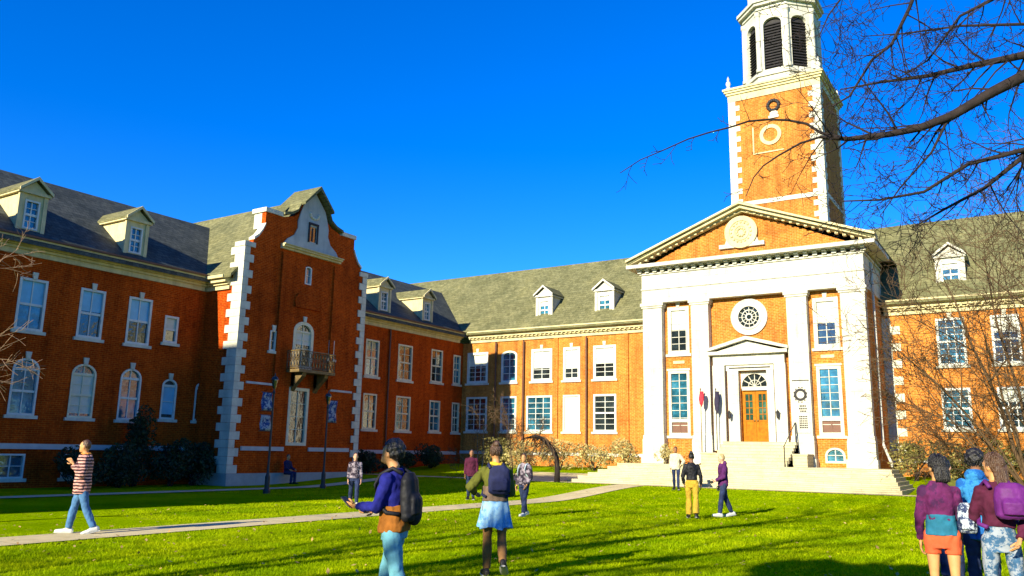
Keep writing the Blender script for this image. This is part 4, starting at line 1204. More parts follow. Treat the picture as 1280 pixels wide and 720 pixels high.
# pilasters (each its own part: shaft > base, capital)
for a, b in ((XA, -16.1), (-14.6, -13.62), (-9.86, -8.86), (-7.42, XB)):
    w = MB(); FP.box(w, a+0.04, b-0.04, 2.62, 9.16, -0.5, 0.0)
    s_ = w.build('pilaster', M['white'], por)
    w = MB()
    FP.box(w, a-0.02, b+0.02, 1.22, 2.42, -0.48, 0.08); FP.box(w, a-0.08, b+0.08, 1.0, 1.6, -0.46, 0.14)
    FP.box(w, a, b, 2.42, 2.62, -0.49, 0.05)
    w.build('pilaster_base', M['white'], s_)
    w = MB(); FP.box(w, a-0.02, b+0.02, 9.14, 9.24, -0.49, 0.06); FP.box(w, a-0.07, b+0.07, 9.24, 9.40, -0.47, 0.11)
    w.build('capital', M['white'], s_)
# entablature
w = MB()
FP.box(w, XA+0.0, XB-0.0, 9.40, 10.10, -4.6, 0.02)
FP.box(w, XA-0.03, XB+0.03, 10.10, 10.18, -4.6, 0.07)
FP.box(w, XA+0.0, XB-0.0, 10.18, 10.92, -4.6, 0.015)
w.build('entablature', M['white'], por)
w = MB()
FP.box(w, XA-0.08, XB+0.08, 10.92, 11.0, -4.6, 0.09)
FP.box(w, XA-0.12, XB+0.12, 11.16, 11.22, -4.6, 0.12)
FP.box(w, XA-0.62, XB+0.62, 11.22, 11.40, -3.6, 0.62)
for u in fr(XA-0.05, XB+0.05, 0.42):
    FP.box(w, u-0.10, u+0.10, 11.0, 11.16, -0.05, 0.20)
    FP.box(w, u-0.09, u+0.09, 11.13, 11.22, 0.13, 0.36)
w.build('cornice', M['white'], por)
w = MB()
sl = (14.02-11.55)/(XC-XA+0.62)
for sg in (-1, 1):
    xe = XC + sg*(XC-XA+0.66)
    for (o0, o1, d) in ((0.0, 0.10, 0.64), (-0.17, -0.004, 0.46), (-0.30, -0.174, 0.2)):
        FP.poly(w, [(xe, 11.405+max(0, o0+0.17)), (XC, 13.92+o0), (XC, 13.92+o1), (xe, 11.41+max(0.05, o1+0.17))], -0.15, d)
    n = 18
    for i in range(1, n):
        t = i/n; u = xe + (XC-xe)*t; z = 11.5 + (13.92-11.5)*t
        FP.box(w, u-0.07, u+0.07, z-0.27, z-0.165, 0.0, 0.26)
w.build('raking_cornice', M['cream'], por, fix=True)
rf = MB()
for sg in (-1, 1):
    xe = XC + sg*(XC-XA+0.6)
    rf.prism([(xe, 0, 11.46), (XC, 0, 13.99), (XC, 0, 14.09), (xe, 0, 11.56)], (0, YP-0.5, 0), (0, 48.6, 0))
rf.build('roof', M['slate'], por, fix=True)
# cartouche in the pediment
w = MB()
FP.box(w, -12.98, -10.72, 11.86, 12.06, -0.13, 0.05)
FP.poly(w, [(-12.7, 12.06), (-11.0, 12.06), (-11.15, 12.5), (-11.4, 12.9), (-12.3, 12.9), (-12.55, 12.5)], -0.13, -0.02)
cart = w.build('cartouche', M['white'], por, fix=True)
w = MB()
def disc_ring(mb, F, c, r0, r1, d0, d1, n=28):
    vs = []; fs = []
    for k in range(n):
        a = 2*math.pi*k/n
        for r, d in ((r0, d1), (r1, d1), (r1, d0), (r0, d0)):
            vs.append(F.P(c[0]+r*math.cos(a), c[1]+r*math.sin(a), d))
    for k in range(n):
        j = (k+1) % n
        for q in range(4):
            q2 = (q+1) % 4
            fs.append((k*4+q, k*4+q2, j*4+q2, j*4+q))
    mb.add(vs, fs)
cc = (-11.85, 12.62)
disc_ring(w, FP, cc, 0.58, 0.82, -0.05, 0.08); disc_ring(w, FP, cc, 0.30, 0.42, -0.05, 0.07)
FP.poly(w, [(cc[0]+0.6*math.cos(2*math.pi*k/24), cc[1]+0.6*math.sin(2*math.pi*k/24)) for k in range(24)], -0.05, 0.03)
for k in range(16):
    a = 2*math.pi*k/16
    w.ball(FP.P(cc[0]+0.5*math.cos(a), cc[1]+0.5*math.sin(a), 0.05), 0.06, 6, 5)
for k in range(10):
    a = 2*math.pi*k/10
    w.ball(FP.P(cc[0]+0.2*math.cos(a), cc[1]+0.2*math.sin(a), 0.05), 0.07, 6, 5)
w.build('carved_disc', M['cream'], cart, fix=True)
# round window
rc = (-11.72, 8.38)
w = MB(); disc_ring(w, FV, rc, 0.52, 0.90, -0.02, 0.10, 36); disc_ring(w, FV, rc, 0.52, 0.62, -0.02, 0.14, 36)
rw = w.build('round_window', M['white'], por, fix=True)
w = MB(); FV.poly(w, [(rc[0]+0.53*math.cos(2*math.pi*k/32), rc[1]+0.53*math.sin(2*math.pi*k/32)) for k in range(32)], 0.004, 0.02)
w.build('glass', M['darkglass'], rw, fix=True)
w = MB()
disc_ring(w, FV, rc, 0.33, 0.37, 0.02, 0.06); disc_ring(w, FV, rc, 0.12, 0.18, 0.02, 0.07, 16)
for k in range(12):
    a = math.pi*k/6
    w.tube([FV.P(rc[0]+0.15*math.cos(a), rc[1]+0.15*math.sin(a), 0.04), FV.P(rc[0]+0.53*math.cos(a), rc[1]+0.53*math.sin(a), 0.04)], 0.018, 4)
w.build('tracery', M['white'], rw, fix=True)
for i, h in enumerate(hp[:5]):
    if i in (0, 2): 
        window(por, FV, h, 2, 6, False, 0.44, 'blind', 'darkglass', 'white', True, True, 0.19)
    elif i in (1, 3):
        o = window(por, FV, h, 2, 8, False, 0, 'blind', 'glass', 'white', False, True, 0.15)
        w = MB(); FV.box(w, h[0]+0.1, h[1]-0.1, h[2]+0.68, h[2]+0.84, -0.1, 0.01); FV.box(w, h[0]-0.05, h[1]+0.05, h[3]+0.0, h[3]+0.1, -0.05, 0.06)
        w.build('transom', M['white'], o)
        w = MB(); FV.box(w, h[0]+0.16, h[1]-0.16, h[2]+0.16, h[2]+0.67, -0.084, -0.06); FV.box(w, (h[0]+h[1])/2-0.03, (h[0]+h[1])/2+0.03, h[2]+0.16, h[2]+0.67, -0.062, -0.04); w.build('lower_panel', M['pipe'], o)
    else: window(por, FV, h, 2, 2, False, 0, 'blind', 'glass', 'white', False, False, 0.09)
# small plaques over the lower windows
for u, z in ((-15.4, 6.3), (-8.15, 6.28)):
    w = MB(); FV.box(w, u-0.3, u+0.3, z-0.07, z+0.07, -0.02, 0.05); w.build('plaque', M['cream'], por)
# door case
FDc = Face('Y', YV-0.34, -1)
w = MB()
FDc.box(w, -13.55, -12.95, 1.9, 6.02, -0.33, 0.0); FDc.box(w, -10.55, -10.02, 1.9, 6.02, -0.33, 0.0)
FDc.box(w, -12.85, -12.31, 1.9, 5.98, -0.33, -0.12); FDc.box(w, -10.95, -10.62, 1.9, 5.98, -0.33, -0.12)
FDc.box(w, -13.52, -10.05, 6.02, 6.52, -0.33, -0.02)
FDc.box(w, -12.9, -10.6, 5.74, 6.02, -0.33, -0.10)
FDc.box(w, -13.72, -9.86, 6.52, 6.68, -0.33, 0.22)
# pediment of the door case
xc = -11.79
FDc.poly(w, [(-13.4, 6.684), (-10.18, 6.684), (xc, 7.18)], -0.33, -0.02)
for sg in (-1, 1):
    xe = xc + sg*1.98
    FDc.poly(w, [(xe, 6.69), (xc, 7.22), (xc, 7.38), (xe, 6.83)], -0.33, 0.24)
dc = w.build('door_case', M['white'], por, fix=True)
w = MB(); FDc.box(w, -12.75, -10.75, 5.84, 5.90, -0.1, -0.085)
w.build('inscription_line', M['louver'], dc)
# white infill with the arched fanlight above the door
w = MB()
fl = (-12.24, -11.02, 4.98, 5.60, 0.58)
arc = arc_pts(fl[0], fl[1], fl[3], fl[4], 14)
h_ = len(arc)//2
FV.poly(w, [(-12.275, 4.90), (-12.275, 5.715)] + [(arc[h_][0], 5.715)] + arc[:h_+1][::-1] + [(fl[0], 4.90)], -0.3, -0.08)
FV.poly(w, [(arc[h_][0], 5.715), (-10.985, 5.715), (-10.985, 4.90), (fl[1], 4.90)] + arc[h_:][::-1], -0.3, -0.08)
FV.box(w, fl[0], fl[1], 4.80, 4.98, -0.3, -0.06)
o = w.build('fanlight', M['white'], por, fix=True)
w = MB(); FV.poly(w, [(fl[0]-0.02, 4.96)] + arc_pts(fl[0]-0.02, fl[1]+0.02, fl[3]+0.02, 0.6, 14) + [(fl[1]+0.02, 4.96)], -0.22, -0.2)
w.build('glass', M['darkglass'], o, fix=True)
w = MB()
cxf = (fl[0]+fl[1])/2
for k in range(1, 6):
    a = math.pi*k/6
    w.tube([FV.P(cxf, 5.0, -0.17), FV.P(cxf+0.6*math.cos(a), 5.0+0.57*math.sin(a), -0.17)], 0.022, 4)
w.tube([FV.P(cxf+0.3*math.cos(math.pi*k/10), 5.0+0.3*math.sin(math.pi*k/10), -0.17) for k in range(11)], 0.02, 4)
w.build('fanlight_bars', M['white'], o)
# two door leaves
for sg, a, b in ((-1, -12.265, -11.635), (1, -11.625, -10.995)):
    w = MB()
    FV.box(w, a, b, 2.345, 2.75, -0.28, -0.2); FV.box(w, a, b, 4.62, 4.79, -0.28, -0.2)
    FV.box(w, a, a+0.14, 2.75, 4.62, -0.28, -0.2); FV.box(w, b-0.14, b, 2.75, 4.62, -0.28, -0.2)
    FV.box(w, a+0.14, b-0.14, 2.75, 3.3, -0.27, -0.225); FV.box(w, a+0.14, b-0.14, 3.3, 3.38, -0.275, -0.205)
    dl = w.build('door', M['door'], por)
    w = MB(); FV.box(w, a+0.14, b-0.14, 3.38, 4.62, -0.265, -0.24)
    w.build('glass', M['doorglass'], dl)
    w = MB()
    for z in (3.66, 3.96, 4.28): FV.box(w, a+0.13, b-0.13, z-0.015, z+0.015, -0.24, -0.21)
    FV.box(w, (a+b)/2-0.015, (a+b)/2+0.015, 3.38, 4.62, -0.24, -0.215)
    w.build('glazing_bars', M['door'], dl)
    w = MB(); u = b-0.07 if sg < 0 else a+0.07
    w.ball(FV.P(u, 3.35, -0.15), 0.04, 8, 6); w.tube([FV.P(u, 3.35, -0.2), FV.P(u, 3.35, -0.15)], 0.015, 6)
    w.build('handle', M['gilt'], dl, smooth=True)
# steps
st = MB()
def zst(i): return 0.36 + i*0.145
for i in range(6):
    yf = 34.0 + i*0.42
    st.box(-18.6+i*0.30, -4.6-i*0.12, yf, 38.0, zst(i)-0.3, zst(i)+0.145)
st.box(-17.6, -5.6, 37.98, YV, 0.2, zst(5)+0.142)
st.build('lower_steps', M['steps'], por)
st = MB()
z0 = zst(5)+0.142
for i in range(8):
    st.box(-13.0, -9.55, 37.25+i*0.27, YV+0.1, z0-0.1, z0+(2.335-z0)*(i+1)/8)
up_ = st.build('upper_steps', M['steps'], por)
for a, b in ((-13.75, -13.02), (-9.53, -8.9)):
    st = MB(); st.box(a, b, 38.2, YV-0.55, z0-0.1, 1.72); st.box(a-0.03, b+0.01 if b < -13 else b+0.03, 38.17, YV-0.55, 1.72, 1.8)
    st.build('cheek_wall', M['steps'], por)
for u in (-9.62,):
    w = MB()
    w.tube([(u, 37.2, z0), (u, 37.2, z0+0.9)], 0.025, 6)
    w.tube([(u, 39.3, 2.3), (u, 39.3, 3.2)], 0.025, 6)
    w.tube([(u, 37.1, z0+0.86), (u, 37.25, z0+0.92), (u, 39.3, 3.22), (u, 39.45, 3.2)], 0.022, 6)
    w.build('handrail', M['black'], por)
# downpipe on the right return, lit pale at the foot
w = MB()
w.tube([(XB+0.06, 41.2, 10.8), (XB+0.06, 41.2, 2.6), (XB+0.10, 41.0, 2.3), (XB+0.5, 40.6, 1.3)], 0.06, 8)
w.build('downpipe', M['band'], por)

# ------------------------------------------------------------------ bell tower
TX0, TX1, TY0, TY1 = -13.72, -8.68, 44.3, 49.3
tow = empty('bell_tower_building', ((TX0+TX1)/2, TY0, 10), 'square orange brick bell tower with white quoins and octagonal white belfry', 'tower')
w = MB(); w.box(TX0, TX1, TY0, TY1, 9.0, 21.9)
w.build('shaft', M['brick'], tow)
FT = Face('Y', TY0, -1); FTR = Face('X', TX1, 1)
w = MB()
n = 30; z0_, z1_ = 12.4, 21.78; stp = (z1_-z0_)/n
qs = [MB(), MB(), MB()]
for i in range(n):
    wl = 0.62 if i % 2 == 0 else 0.38
    wb = 0.38 if i % 2 == 0 else 0.62
    a, b = z0_+i*stp+0.006, z0_+(i+1)*stp-0.006
    FT.box(qs[0], TX0-0.04, TX0+wl, a, b, -0.1, 0.04); qs[0].box(TX0-0.04, TX0+0.1, TY0+0.1, TY0+wb, a, b)
    FT.box(qs[1], TX1-wl, TX1+0.04, a, b, -0.1, 0.04); qs[1].box(TX1-0.1, TX1+0.04, TY0+0.1, TY0+wb, a, b)
    qs[2].box(TX1-0.1, TX1+0.04, TY1-wb, TY1, a, b)
for w in qs: w.build('quoins', M['quoin'], tow)
w = MB(); w.box(TX0-0.05, TX1+0.05, TY0-0.05, TY1+0.05, 15.42, 15.66)
w.build('string_course', M['quoin'], tow)
w = MB()
for z0, z1, d in ((21.75, 22.15, 0.05), (22.15, 22.28, 0.13), (22.28, 22.4, 0.21), (22.4, 22.52, 0.28)):
    w.box(TX0-d, TX1+d, TY0-d, TY1+d, z0, z1)
w.build('cornice', M['cream'], tow)
# clock-like medallion
mc = (-11.42, 19.35)
w = MB(); disc_ring(w, FT, mc, 0.40, 0.60, -0.01, 0.07)
FT.box(w, mc[0]-1.0, mc[0]-0.93, mc[1]-0.95, mc[1]+0.6, -0.01, 0.05); FT.box(w, mc[0]-1.0, mc[0]+0.7, mc[1]-1.02, mc[1]-0.95, -0.01, 0.05)
w.build('medallion', M['cream'], tow, fix=True)
w = MB()
wc = (-11.2, 21.05)
for k in range(14):
    a = 2*math.pi*k/14
    w.ball(FT.P(wc[0]+0.3*math.cos(a), wc[1]+0.3*math.sin(a), 0.06), (0.1, 0.07, 0.1), 6, 5)
w.build('wreath', M['louver'], tow)
w = MB()
for k in range(5):
    w.ball(FT.P(wc[0]-0.1+0.06*k, wc[1]-0.5+0.05*(k % 2), 0.06), (0.12, 0.06, 0.12), 6, 5)
FT.box(w, wc[0]-0.28, wc[0]+0.28, wc[1]-0.75, wc[1]-0.6, 0, 0.08)
w.build('crest', M['white'], tow)
# corner urns
for x in (TX0, TX1):
    for y in (TY0, TY1):
        w = MB(); w.lathe([(0.16, 0), (0.16, 0.12), (0.07, 0.2), (0.15, 0.38), (0.12, 0.5), (0.05, 0.58), (0.08, 0.66), (0.02, 0.86)], (x, y, 22.52), 10)
        w.build('urn', M['white'], tow, smooth=True)
# octagonal belfry
BC = ((TX0+TX1)/2, (TY0+TY1)/2); AP = 1.96; S = AP*math.tan(math.pi/8)
class Oct:
    """one side of the octagon: u along the side, d outward"""
    def __init__(s, k, ap=AP):
        a = -math.pi/2 + k*math.pi/4
        s.n = Vector((math.cos(a), math.sin(a), 0)); s.t = Vector((-math.sin(a), math.cos(a), 0)); s.c = Vector((BC[0], BC[1], 0)) + s.n*ap
    def P(s, u, z, d=0.0):
        return tuple(s.c + s.t*u + s.n*d + Vector((0, 0, z)))
    def poly(s, mb, pts, d0, d1):
        mb.prism([s.P(u, z, 0) for u, z in pts], s.n*d0, s.n*d1)
bel = MB(); colm = MB(); lou = MB()
oc = lambda ap, z0, z1: bel.lathe([(ap/math.cos(math.pi/8), z0), (ap/math.cos(math.pi/8), z1)], (BC[0], BC[1], 0), 8, math.pi/8)
oc(AP+0.16, 22.45, 23.1); oc(AP+0.26, 23.1, 23.2); oc(AP+0.08, 23.2, 23.45); oc(AP-0.30, 23.45, 27.35)
for k in range(8):
    o = Oct(k)
    hole = (-0.52, 0.52, 23.55, 26.75, 0.4)
    wall(bel, o, -S, S, 23.45, 27.35, [hole], 0.28)
    o.poly(lou, [(-0.5, 23.57)] + arc_pts(-0.5, 0.5, 26.73, 0.4) + [(0.5, 23.57)], -0.26, -0.22)
    for j in range(16):
        z = 23.7 + j*0.175
        lou.prism([o.P(-0.5, z, -0.2), o.P(-0.5, z+0.1, -0.22), o.P(-0.5, z+0.12, -0.2), o.P(-0.5, z+0.02, -0.12)], (0, 0, 0), o.t*1.0)
    # corner pilaster
    a = -math.pi/2 + k*math.pi/4 + math.pi/8
    rr = AP/math.cos(math.pi/8)
    c = (BC[0]+rr*math.cos(a), BC[1]+rr*math.sin(a))
    colm.lathe([(0.2, 23.45), (0.2, 23.65), (0.155, 23.7), (0.135, 26.9), (0.19, 27.0), (0.19, 27.2)], (c[0], c[1], 0), 12)
oc(AP+0.08, 27.35, 27.55); oc(AP+0.28, 27.55, 27.72); oc(AP+0.38, 27.72, 27.9); oc(1.7, 27.9, 29.2); oc(1.85, 29.2, 29.4)
b_ = bel.build('belfry', M['white'], tow, fix=True)
colm.build('belfry_columns', M['white'], b_, smooth=False)
lou.build('louvres', M['louver'], b_, fix=True)
w = MB(); w.lathe([(1.75, 29.4), (1.7, 30.2), (1.4, 31.2), (0.9, 32.1), (0.3, 32.7), (0.18, 34.0), (0.03, 35.8)], (BC[0], BC[1], 0), 24)
w.build('dome', M['slate'], tow, smooth=True)

# ------------------------------------------------------------------ south wing (behind the camera, to the left: it shades the court)
sw = empty('south_wing_building', (-35, -6, 0), 'tall red brick wing closing the court behind the viewpoint', 'building')
w = MB()
FSN = Face('Y', -3.2, 1); FSE = Face('X', -22.6, 1)
sh_ = [(u, u+1.2, z, z+2.0, 0) for u in fr(-44, -25, 3.8) for z in (2.6, 6.0, 9.4)]
wall(w, FSN, -46, -22.6, 0, 13.0, sh_)
se_ = [(u, u+1.2, z, z+2.0, 0) for u in (-13.0, -9.0) for z in (2.6, 6.0, 9.4)]
wall(w, FSE, -15.6, -3.2, 0, 13.0, se_)
w.box(-46, -22.9, -15.6, -3.5, 0, 12.95)
w.prism([(0, -15.4, 13.0), (0, -9.4, 18.9), (0, -3.4, 13.0)], (-23.0, 0, 0), (-22.64, 0, 0))
w.build('wall', M['brick'], sw, fix=True)
rf = MB(); roof_prism(rf, 'X', -46.4, -22.3, -16.2, 13.0, -9.4, 19.5, -2.6, 13.0)
rf.build('roof', M['slate'], sw, fix=True)
for F_, hs in ((FSN, sh_), (FSE, se_)):
    for h in hs: window(sw, F_, h, 2, 4, True, 0, key=False)
# ------------------------------------------------------------------ trees and plants
def rnd(a, b): return random.uniform(a, b)
def rvec():
    while True:
        v = Vector((rnd(-1, 1), rnd(-1, 1), rnd(-1, 1)))
        if 0.05 < v.length < 1: return v.normalized()

RMIN = [0.0035]
def branch(thick, thin, p, d, L, r, lev, gravity=0.0, spread=0.9, nsub=4, wig=0.18, keep=None, tmin=0.3):
    """wandering tapered limb with recursive side shoots; p start, d direction"""
    n = max(3, int(L/0.28)) if lev > 0 else 4
    n = min(n, 9)
    pts = [Vector(p)]; d = Vector(d).normalized(); rad = [r]
    for i in range(n):
        d = (d + rvec()*wig + Vector((0, 0, gravity))).normalized()
        pts.append(pts[-1] + d*(L/n)); rad.append(max(RMIN[0]*0.7, r*(1 - 0.8*(i+1)/n)))
    tgt = thick if r > 0.016 else thin
    tgt.tube(pts, rad, 7 if r > 0.06 else (5 if r > 0.02 else 3), cap=False)
    if lev <= 0: return
    k = nsub if isinstance(nsub, int) else nsub[0]
    for i in range(k):
        t = tmin + (1-tmin)*(i+rnd(0.2, 0.9))/k
        f = t*n; a = min(int(f), n-1)
        q = pts[a].lerp(pts[a+1], f-a)
        ax = (pts[a+1]-pts[a]).normalized()
        side = rvec(); side = (side - ax*side.dot(ax)).normalized()
        nd = (ax*rnd(0.5, 1.0) + side*spread).normalized()
        branch(thick, thin, q, nd, L*rnd(0.4, 0.65)*(1.1-0.4*t), max(RMIN[0], rad[a]*rnd(0.45, 0.65)), lev-1, gravity, spread, nsub, wig*1.15)

# the big bare tree whose limbs hang in from the right
LIMBS = {
'a': [(0.52, 13.2, 7.23), (0.21, 13.0, 7.01), (-0.19, 12.8, 6.78), (-0.7, 12.6, 6.46), (-1.1, 12.4, 6.29), (-1.5, 12.2, 6.2), (-2.0, 12.0, 6.16), (-2.34, 11.8, 6.19)],
'a1': [(-2.34, 11.8, 6.19), (-2.6, 11.7, 6.11), (-2.9, 11.6, 5.94), (-3.09, 11.5, 5.79), (-3.21, 11.4, 5.6), (-3.3, 11.3, 5.31)],
'a2': [(-2.0, 12.0, 6.16), (-2.35, 11.9, 6.29), (-2.54, 11.9, 6.47), (-2.78, 11.8, 6.54), (-3.04, 11.7, 6.57), (-3.31, 11.6, 6.56), (-3.56, 11.5, 6.48), (-3.86, 11.4, 6.42), (-4.14, 11.3, 6.34), (-4.49, 11.2, 6.2), (-4.84, 11.1, 6.07), (-5.13, 11.0, 5.88)],
'b': [(0.55, 13.6, 7.6), (0.1, 13.6, 7.59), (-0.43, 13.7, 7.64), (-1.05, 13.8, 7.66), (-1.77, 13.9, 7.76), (-2.41, 14.0, 7.82)],
'c': [(0.63, 14.5, 8.43), (0.31, 14.4, 8.46), (-0.56, 14.2, 8.58), (-1.36, 14.0, 8.57), (-1.96, 13.9, 8.64)],
'd': [(-0.6, 12.5, 9.09), (-0.94, 12.4, 8.56), (-1.1, 12.3, 8.11), (-1.36, 12.2, 7.56), (-1.62, 12.1, 7.34), (-1.94, 12.0, 6.81), (-2.17, 11.9, 6.66)],
'd2': [(-0.6, 12.5, 9.09), (-1.68, 12.0, 8.91), (-1.97, 11.9, 8.3), (-2.13, 11.8, 8.04), (-2.26, 11.7, 7.68)],
'e': [(0.47, 15.0, 6.65), (0.13, 14.8, 6.42), (-0.45, 14.5, 5.89), (-1.02, 14.2, 5.54), (-1.47, 14.0, 5.25)],
'f': [(0.39, 12.0, 5.79), (0.11, 12.0, 5.6), (-0.54, 12.1, 5.55), (-1.1, 12.2, 5.28), (-1.68, 12.3, 5.28), (-2.23, 12.4, 5.37)],
'g': [(-0.75, 12.6, 6.43), (-0.98, 12.4, 5.9), (-1.4, 12.2, 5.38), (-1.65, 12.0, 4.96)],
'h': [(0.55, 13.0, 8.6), (-0.08, 13.2, 8.39), (-0.51, 13.3, 8.3), (-1.0, 13.4, 7.74), (-1.48, 13.5, 7.57)],
}
RAD = {'a': (.085, .022), 'a1': (.016, .005), 'a2': (.020, .005), 'b': (.060, .009), 'c': (.028, .006), 'd': (.030, .010), 'd2': (.018, .007),
       'e': (.045, .008), 'f': (.035, .008), 'g': (.020, .005), 'h': (.030, .007)}
TB = Vector((4.4, 13.6, 0))
bt = empty('bare_tree', TB, 'large leafless dark tree at right with long limbs reaching across the sky', 'tree')
thick = MB(); thin = MB()
random.seed(21); RMIN[0] = 0.0055
thick.tube([TB+Vector((0, 0, -0.1)), TB+Vector((0.03, 0, 0.25)), TB+Vector((0, 0, 1.5)), TB+Vector((-0.1, -0.05, 3.2)), TB+Vector((-0.2, -0.1, 5.0)), TB+Vector((-0.1, 0, 7.0)), TB+Vector((0.2, 0.1, 9.5)), TB+Vector((0.1, 0.3, 12.0))],
           [0.46, 0.36, 0.3, 0.28, 0.26, 0.2, 0.12, 0.03], 12)
joins = {'a': 5.2, 'b': 5.8, 'c': 6.8, 'e': 4.9, 'f': 4.4, 'h': 7.2, 'd': 7.6}
for k, pts in LIMBS.items():
    pts = [Vector(p) for p in pts]
    r0, r1 = (q*1.15 for q in RAD[k])
    n = len(pts)
    thick.tube(pts, [r0 + (r1-r0)*i/(n-1) for i in range(n)], 7, cap=False)
    if k in joins:
        z = joins[k]; j = TB + Vector((-0.15, -0.05, z)); e = pts[0]
        mid = j.lerp(e, 0.5) + Vector((0, 0, 0.25))
        thick.tube([j, mid, e], [r0*1.6, r0*1.25, r0], 8, cap=False)
    # side shoots along the limb
    Lt = sum((pts[i+1]-pts[i]).length for i in range(n-1))
    m = int(Lt*(4.0 if k in ('a1', 'a2') else 6.5))
    for q in range(m):
        t = (q + rnd(0.1, 0.9))/m*(n-1); i = min(int(t), n-2)
        p = pts[i].lerp(pts[i+1], t-i); ax = (pts[i+1]-pts[i]).normalized()
        s = rvec(); s = (s - ax*s.dot(ax)).normalized()
        rr = r0 + (r1-r0)*t/(n-1)
        small = k in ('a1', 'a2')
        branch(thick, thin, p, ax*rnd(0.4, 1.0)+s*0.9, rnd(0.15, 0.45) if small else rnd(0.35, 1.25), max(0.006, min(0.020, rr*0.5)), 1 if small else 2, 0.0, 0.9, 3 if small else 4, 0.22)
for q in range(12):   # the rest of the crown, out of sight to the right
    z = rnd(5, 11)
    branch(thick, thin, TB+Vector((0, 0, z)), (rnd(0.1, 1), rnd(-1, 1), rnd(0.1, 0.8)), rnd(3, 5), 0.08, 2, 0.01, 0.8, 4)
thick.build('trunk', M['bark'], bt, smooth=True)
thin.build('twigs', M['bark'], bt, smooth=True)

def bare_tree(name, base, label, stems, mat, lev=3, group=None, seed=1, twigmat=None, cat='tree', nsub=5, grav=0.015, rmin=0.0035):
    """stems: list of (direction, length, radius)"""
    random.seed(seed); RMIN[0] = rmin
    base = Vector(base); base.z = gz(base.x, base.y)
    o = empty(name, base, label, cat, group)
    a = MB(); b = MB()
    for d, L, r in stems:
        d = Vector(d)
        branch(a, b, base + Vector((d.x*0.12, d.y*0.12, -0.05)), d, L, r, lev, grav, 0.75, nsub, 0.12, tmin=0.22)
    a.build('trunk', M[mat], o, smooth=True)
    if b.v: b.build('twigs', M[twigmat or mat], o, smooth=True)
    return o
bare_tree('multi_stem_tree', (-0.4, 34.2, 0), 'leafless many-stemmed tan tree fanning up before the right brick wall', 
          [((-0.35, 0.1, 1), 8.5, 0.09), ((0.05, -0.2, 1), 10.0, 0.10), ((-0.15, 0.2, 1), 9.0, 0.08), ((0.3, 0.1, 1), 9.0, 0.09), ((-0.6, -0.1, 1), 6.0, 0.05), ((0.6, -0.1, 1), 7.0, 0.07), ((-0.8, 0.0, 0.7), 4.5, 0.05), ((-0.5, -0.3, 1), 7.5, 0.07), ((0.15, 0.3, 1), 8.0, 0.07), ((-1.0, 0.2, 0.45), 3.5, 0.04), ((-0.7, -0.2, 0.9), 5.5, 0.06), ((0.5, 0.3, 1), 6.5, 0.06), ((-0.25, -0.35, 1), 6.5, 0.07)],
          'barktan', 3, seed=5, nsub=7, rmin=0.011)
bare_tree('multi_stem_tree', (3.0, 31.0, 0), 'leafless olive-brown tree standing at the right edge of the picture',
          [((-0.25, 0.1, 1), 9.5, 0.10), ((-0.1, -0.2, 1), 10.5, 0.11), ((0.2, 0.2, 1), 9.0, 0.08), ((-0.5, 0.1, 0.8), 6.5, 0.06)], 'barktan', 3, seed=9, nsub=8, rmin=0.011)
bare_tree('slender_bare_tree', (-21.6, 31.4, 0), 'slender leafless tree with pale trunk and brown twiggy crown before the shaded corner',
          [((0.02, 0, 1), 2.9, 0.045), ((0.35, 0.1, 1), 2.6, 0.03), ((-0.4, -0.1, 1), 2.5, 0.028), ((0.8, 0.1, 0.7), 2.4, 0.026), ((-0.8, 0.2, 0.7), 2.3, 0.025)], 'barkpale', 3, seed=14, nsub=5, rmin=0.008, twigmat='barktan')
bare_tree('slender_bare_tree', (-23.2, 36.5, 0), 'short leafless sapling with reddish twigs against the sunlit orange wall',
          [((0.1, 0, 1), 3.4, 0.045), ((-0.35, 0.1, 1), 2.8, 0.03), ((0.4, 0, 1), 2.7, 0.03)], 'barktan', 3, seed=16, nsub=6, rmin=0.009)
bare_tree('courtyard_tree', (-18.9, 7.2, 0), 'leafless pinkish tree at the left edge with twigs hanging over the brick wing',
          [((0.0, 0.05, 1), 5.2, 0.10)], 'barkpale', 3, seed=3, nsub=6, rmin=0.007) 
# arching weeping tree
random.seed(4)
b0 = Vector((-18.6, 33.0, 0)); b0.z = gz(b0.x, b0.y)
wt = empty('weeping_tree', b0, 'small dark weeping tree arched like an umbrella beside the steps', 'tree')
a = MB(); b = MB()
arch = [Vector(b0)+Vector(p) for p in ((0, 0, -0.05), (0.02, 0, 0.6), (-0.02, 0, 1.05), (-0.2, 0.02, 1.4), (-0.5, 0, 1.72), (-0.85, 0, 1.95), (-1.2, 0.05, 2.05), (-1.55, 0.05, 1.95))]
a.tube(arch, [0.14, 0.125, 0.115, 0.11, 0.10, 0.085, 0.07, 0.04], 8)
for i in range(60):
    t = rnd(2.6, 6.9); k = int(t); p = arch[k].lerp(arch[k+1], t-k)
    d = Vector((rnd(-0.6, 0.6), rnd(-0.8, 0.8), 0.25))
    pts = [p]; d.normalize()
    for q in range(6):
        d = (d + Vector((0, 0, -0.38)) + rvec()*0.12).normalized(); pts.append(pts[-1]+d*rnd(0.10, 0.17))
    b.tube(pts, [0.026, 0.022, 0.02, 0.018, 0.016, 0.012, 0.008], 4, cap=False)
a.build('trunk', M['bark'], wt, smooth=True); b.build('twigs', M['barktan'], wt)

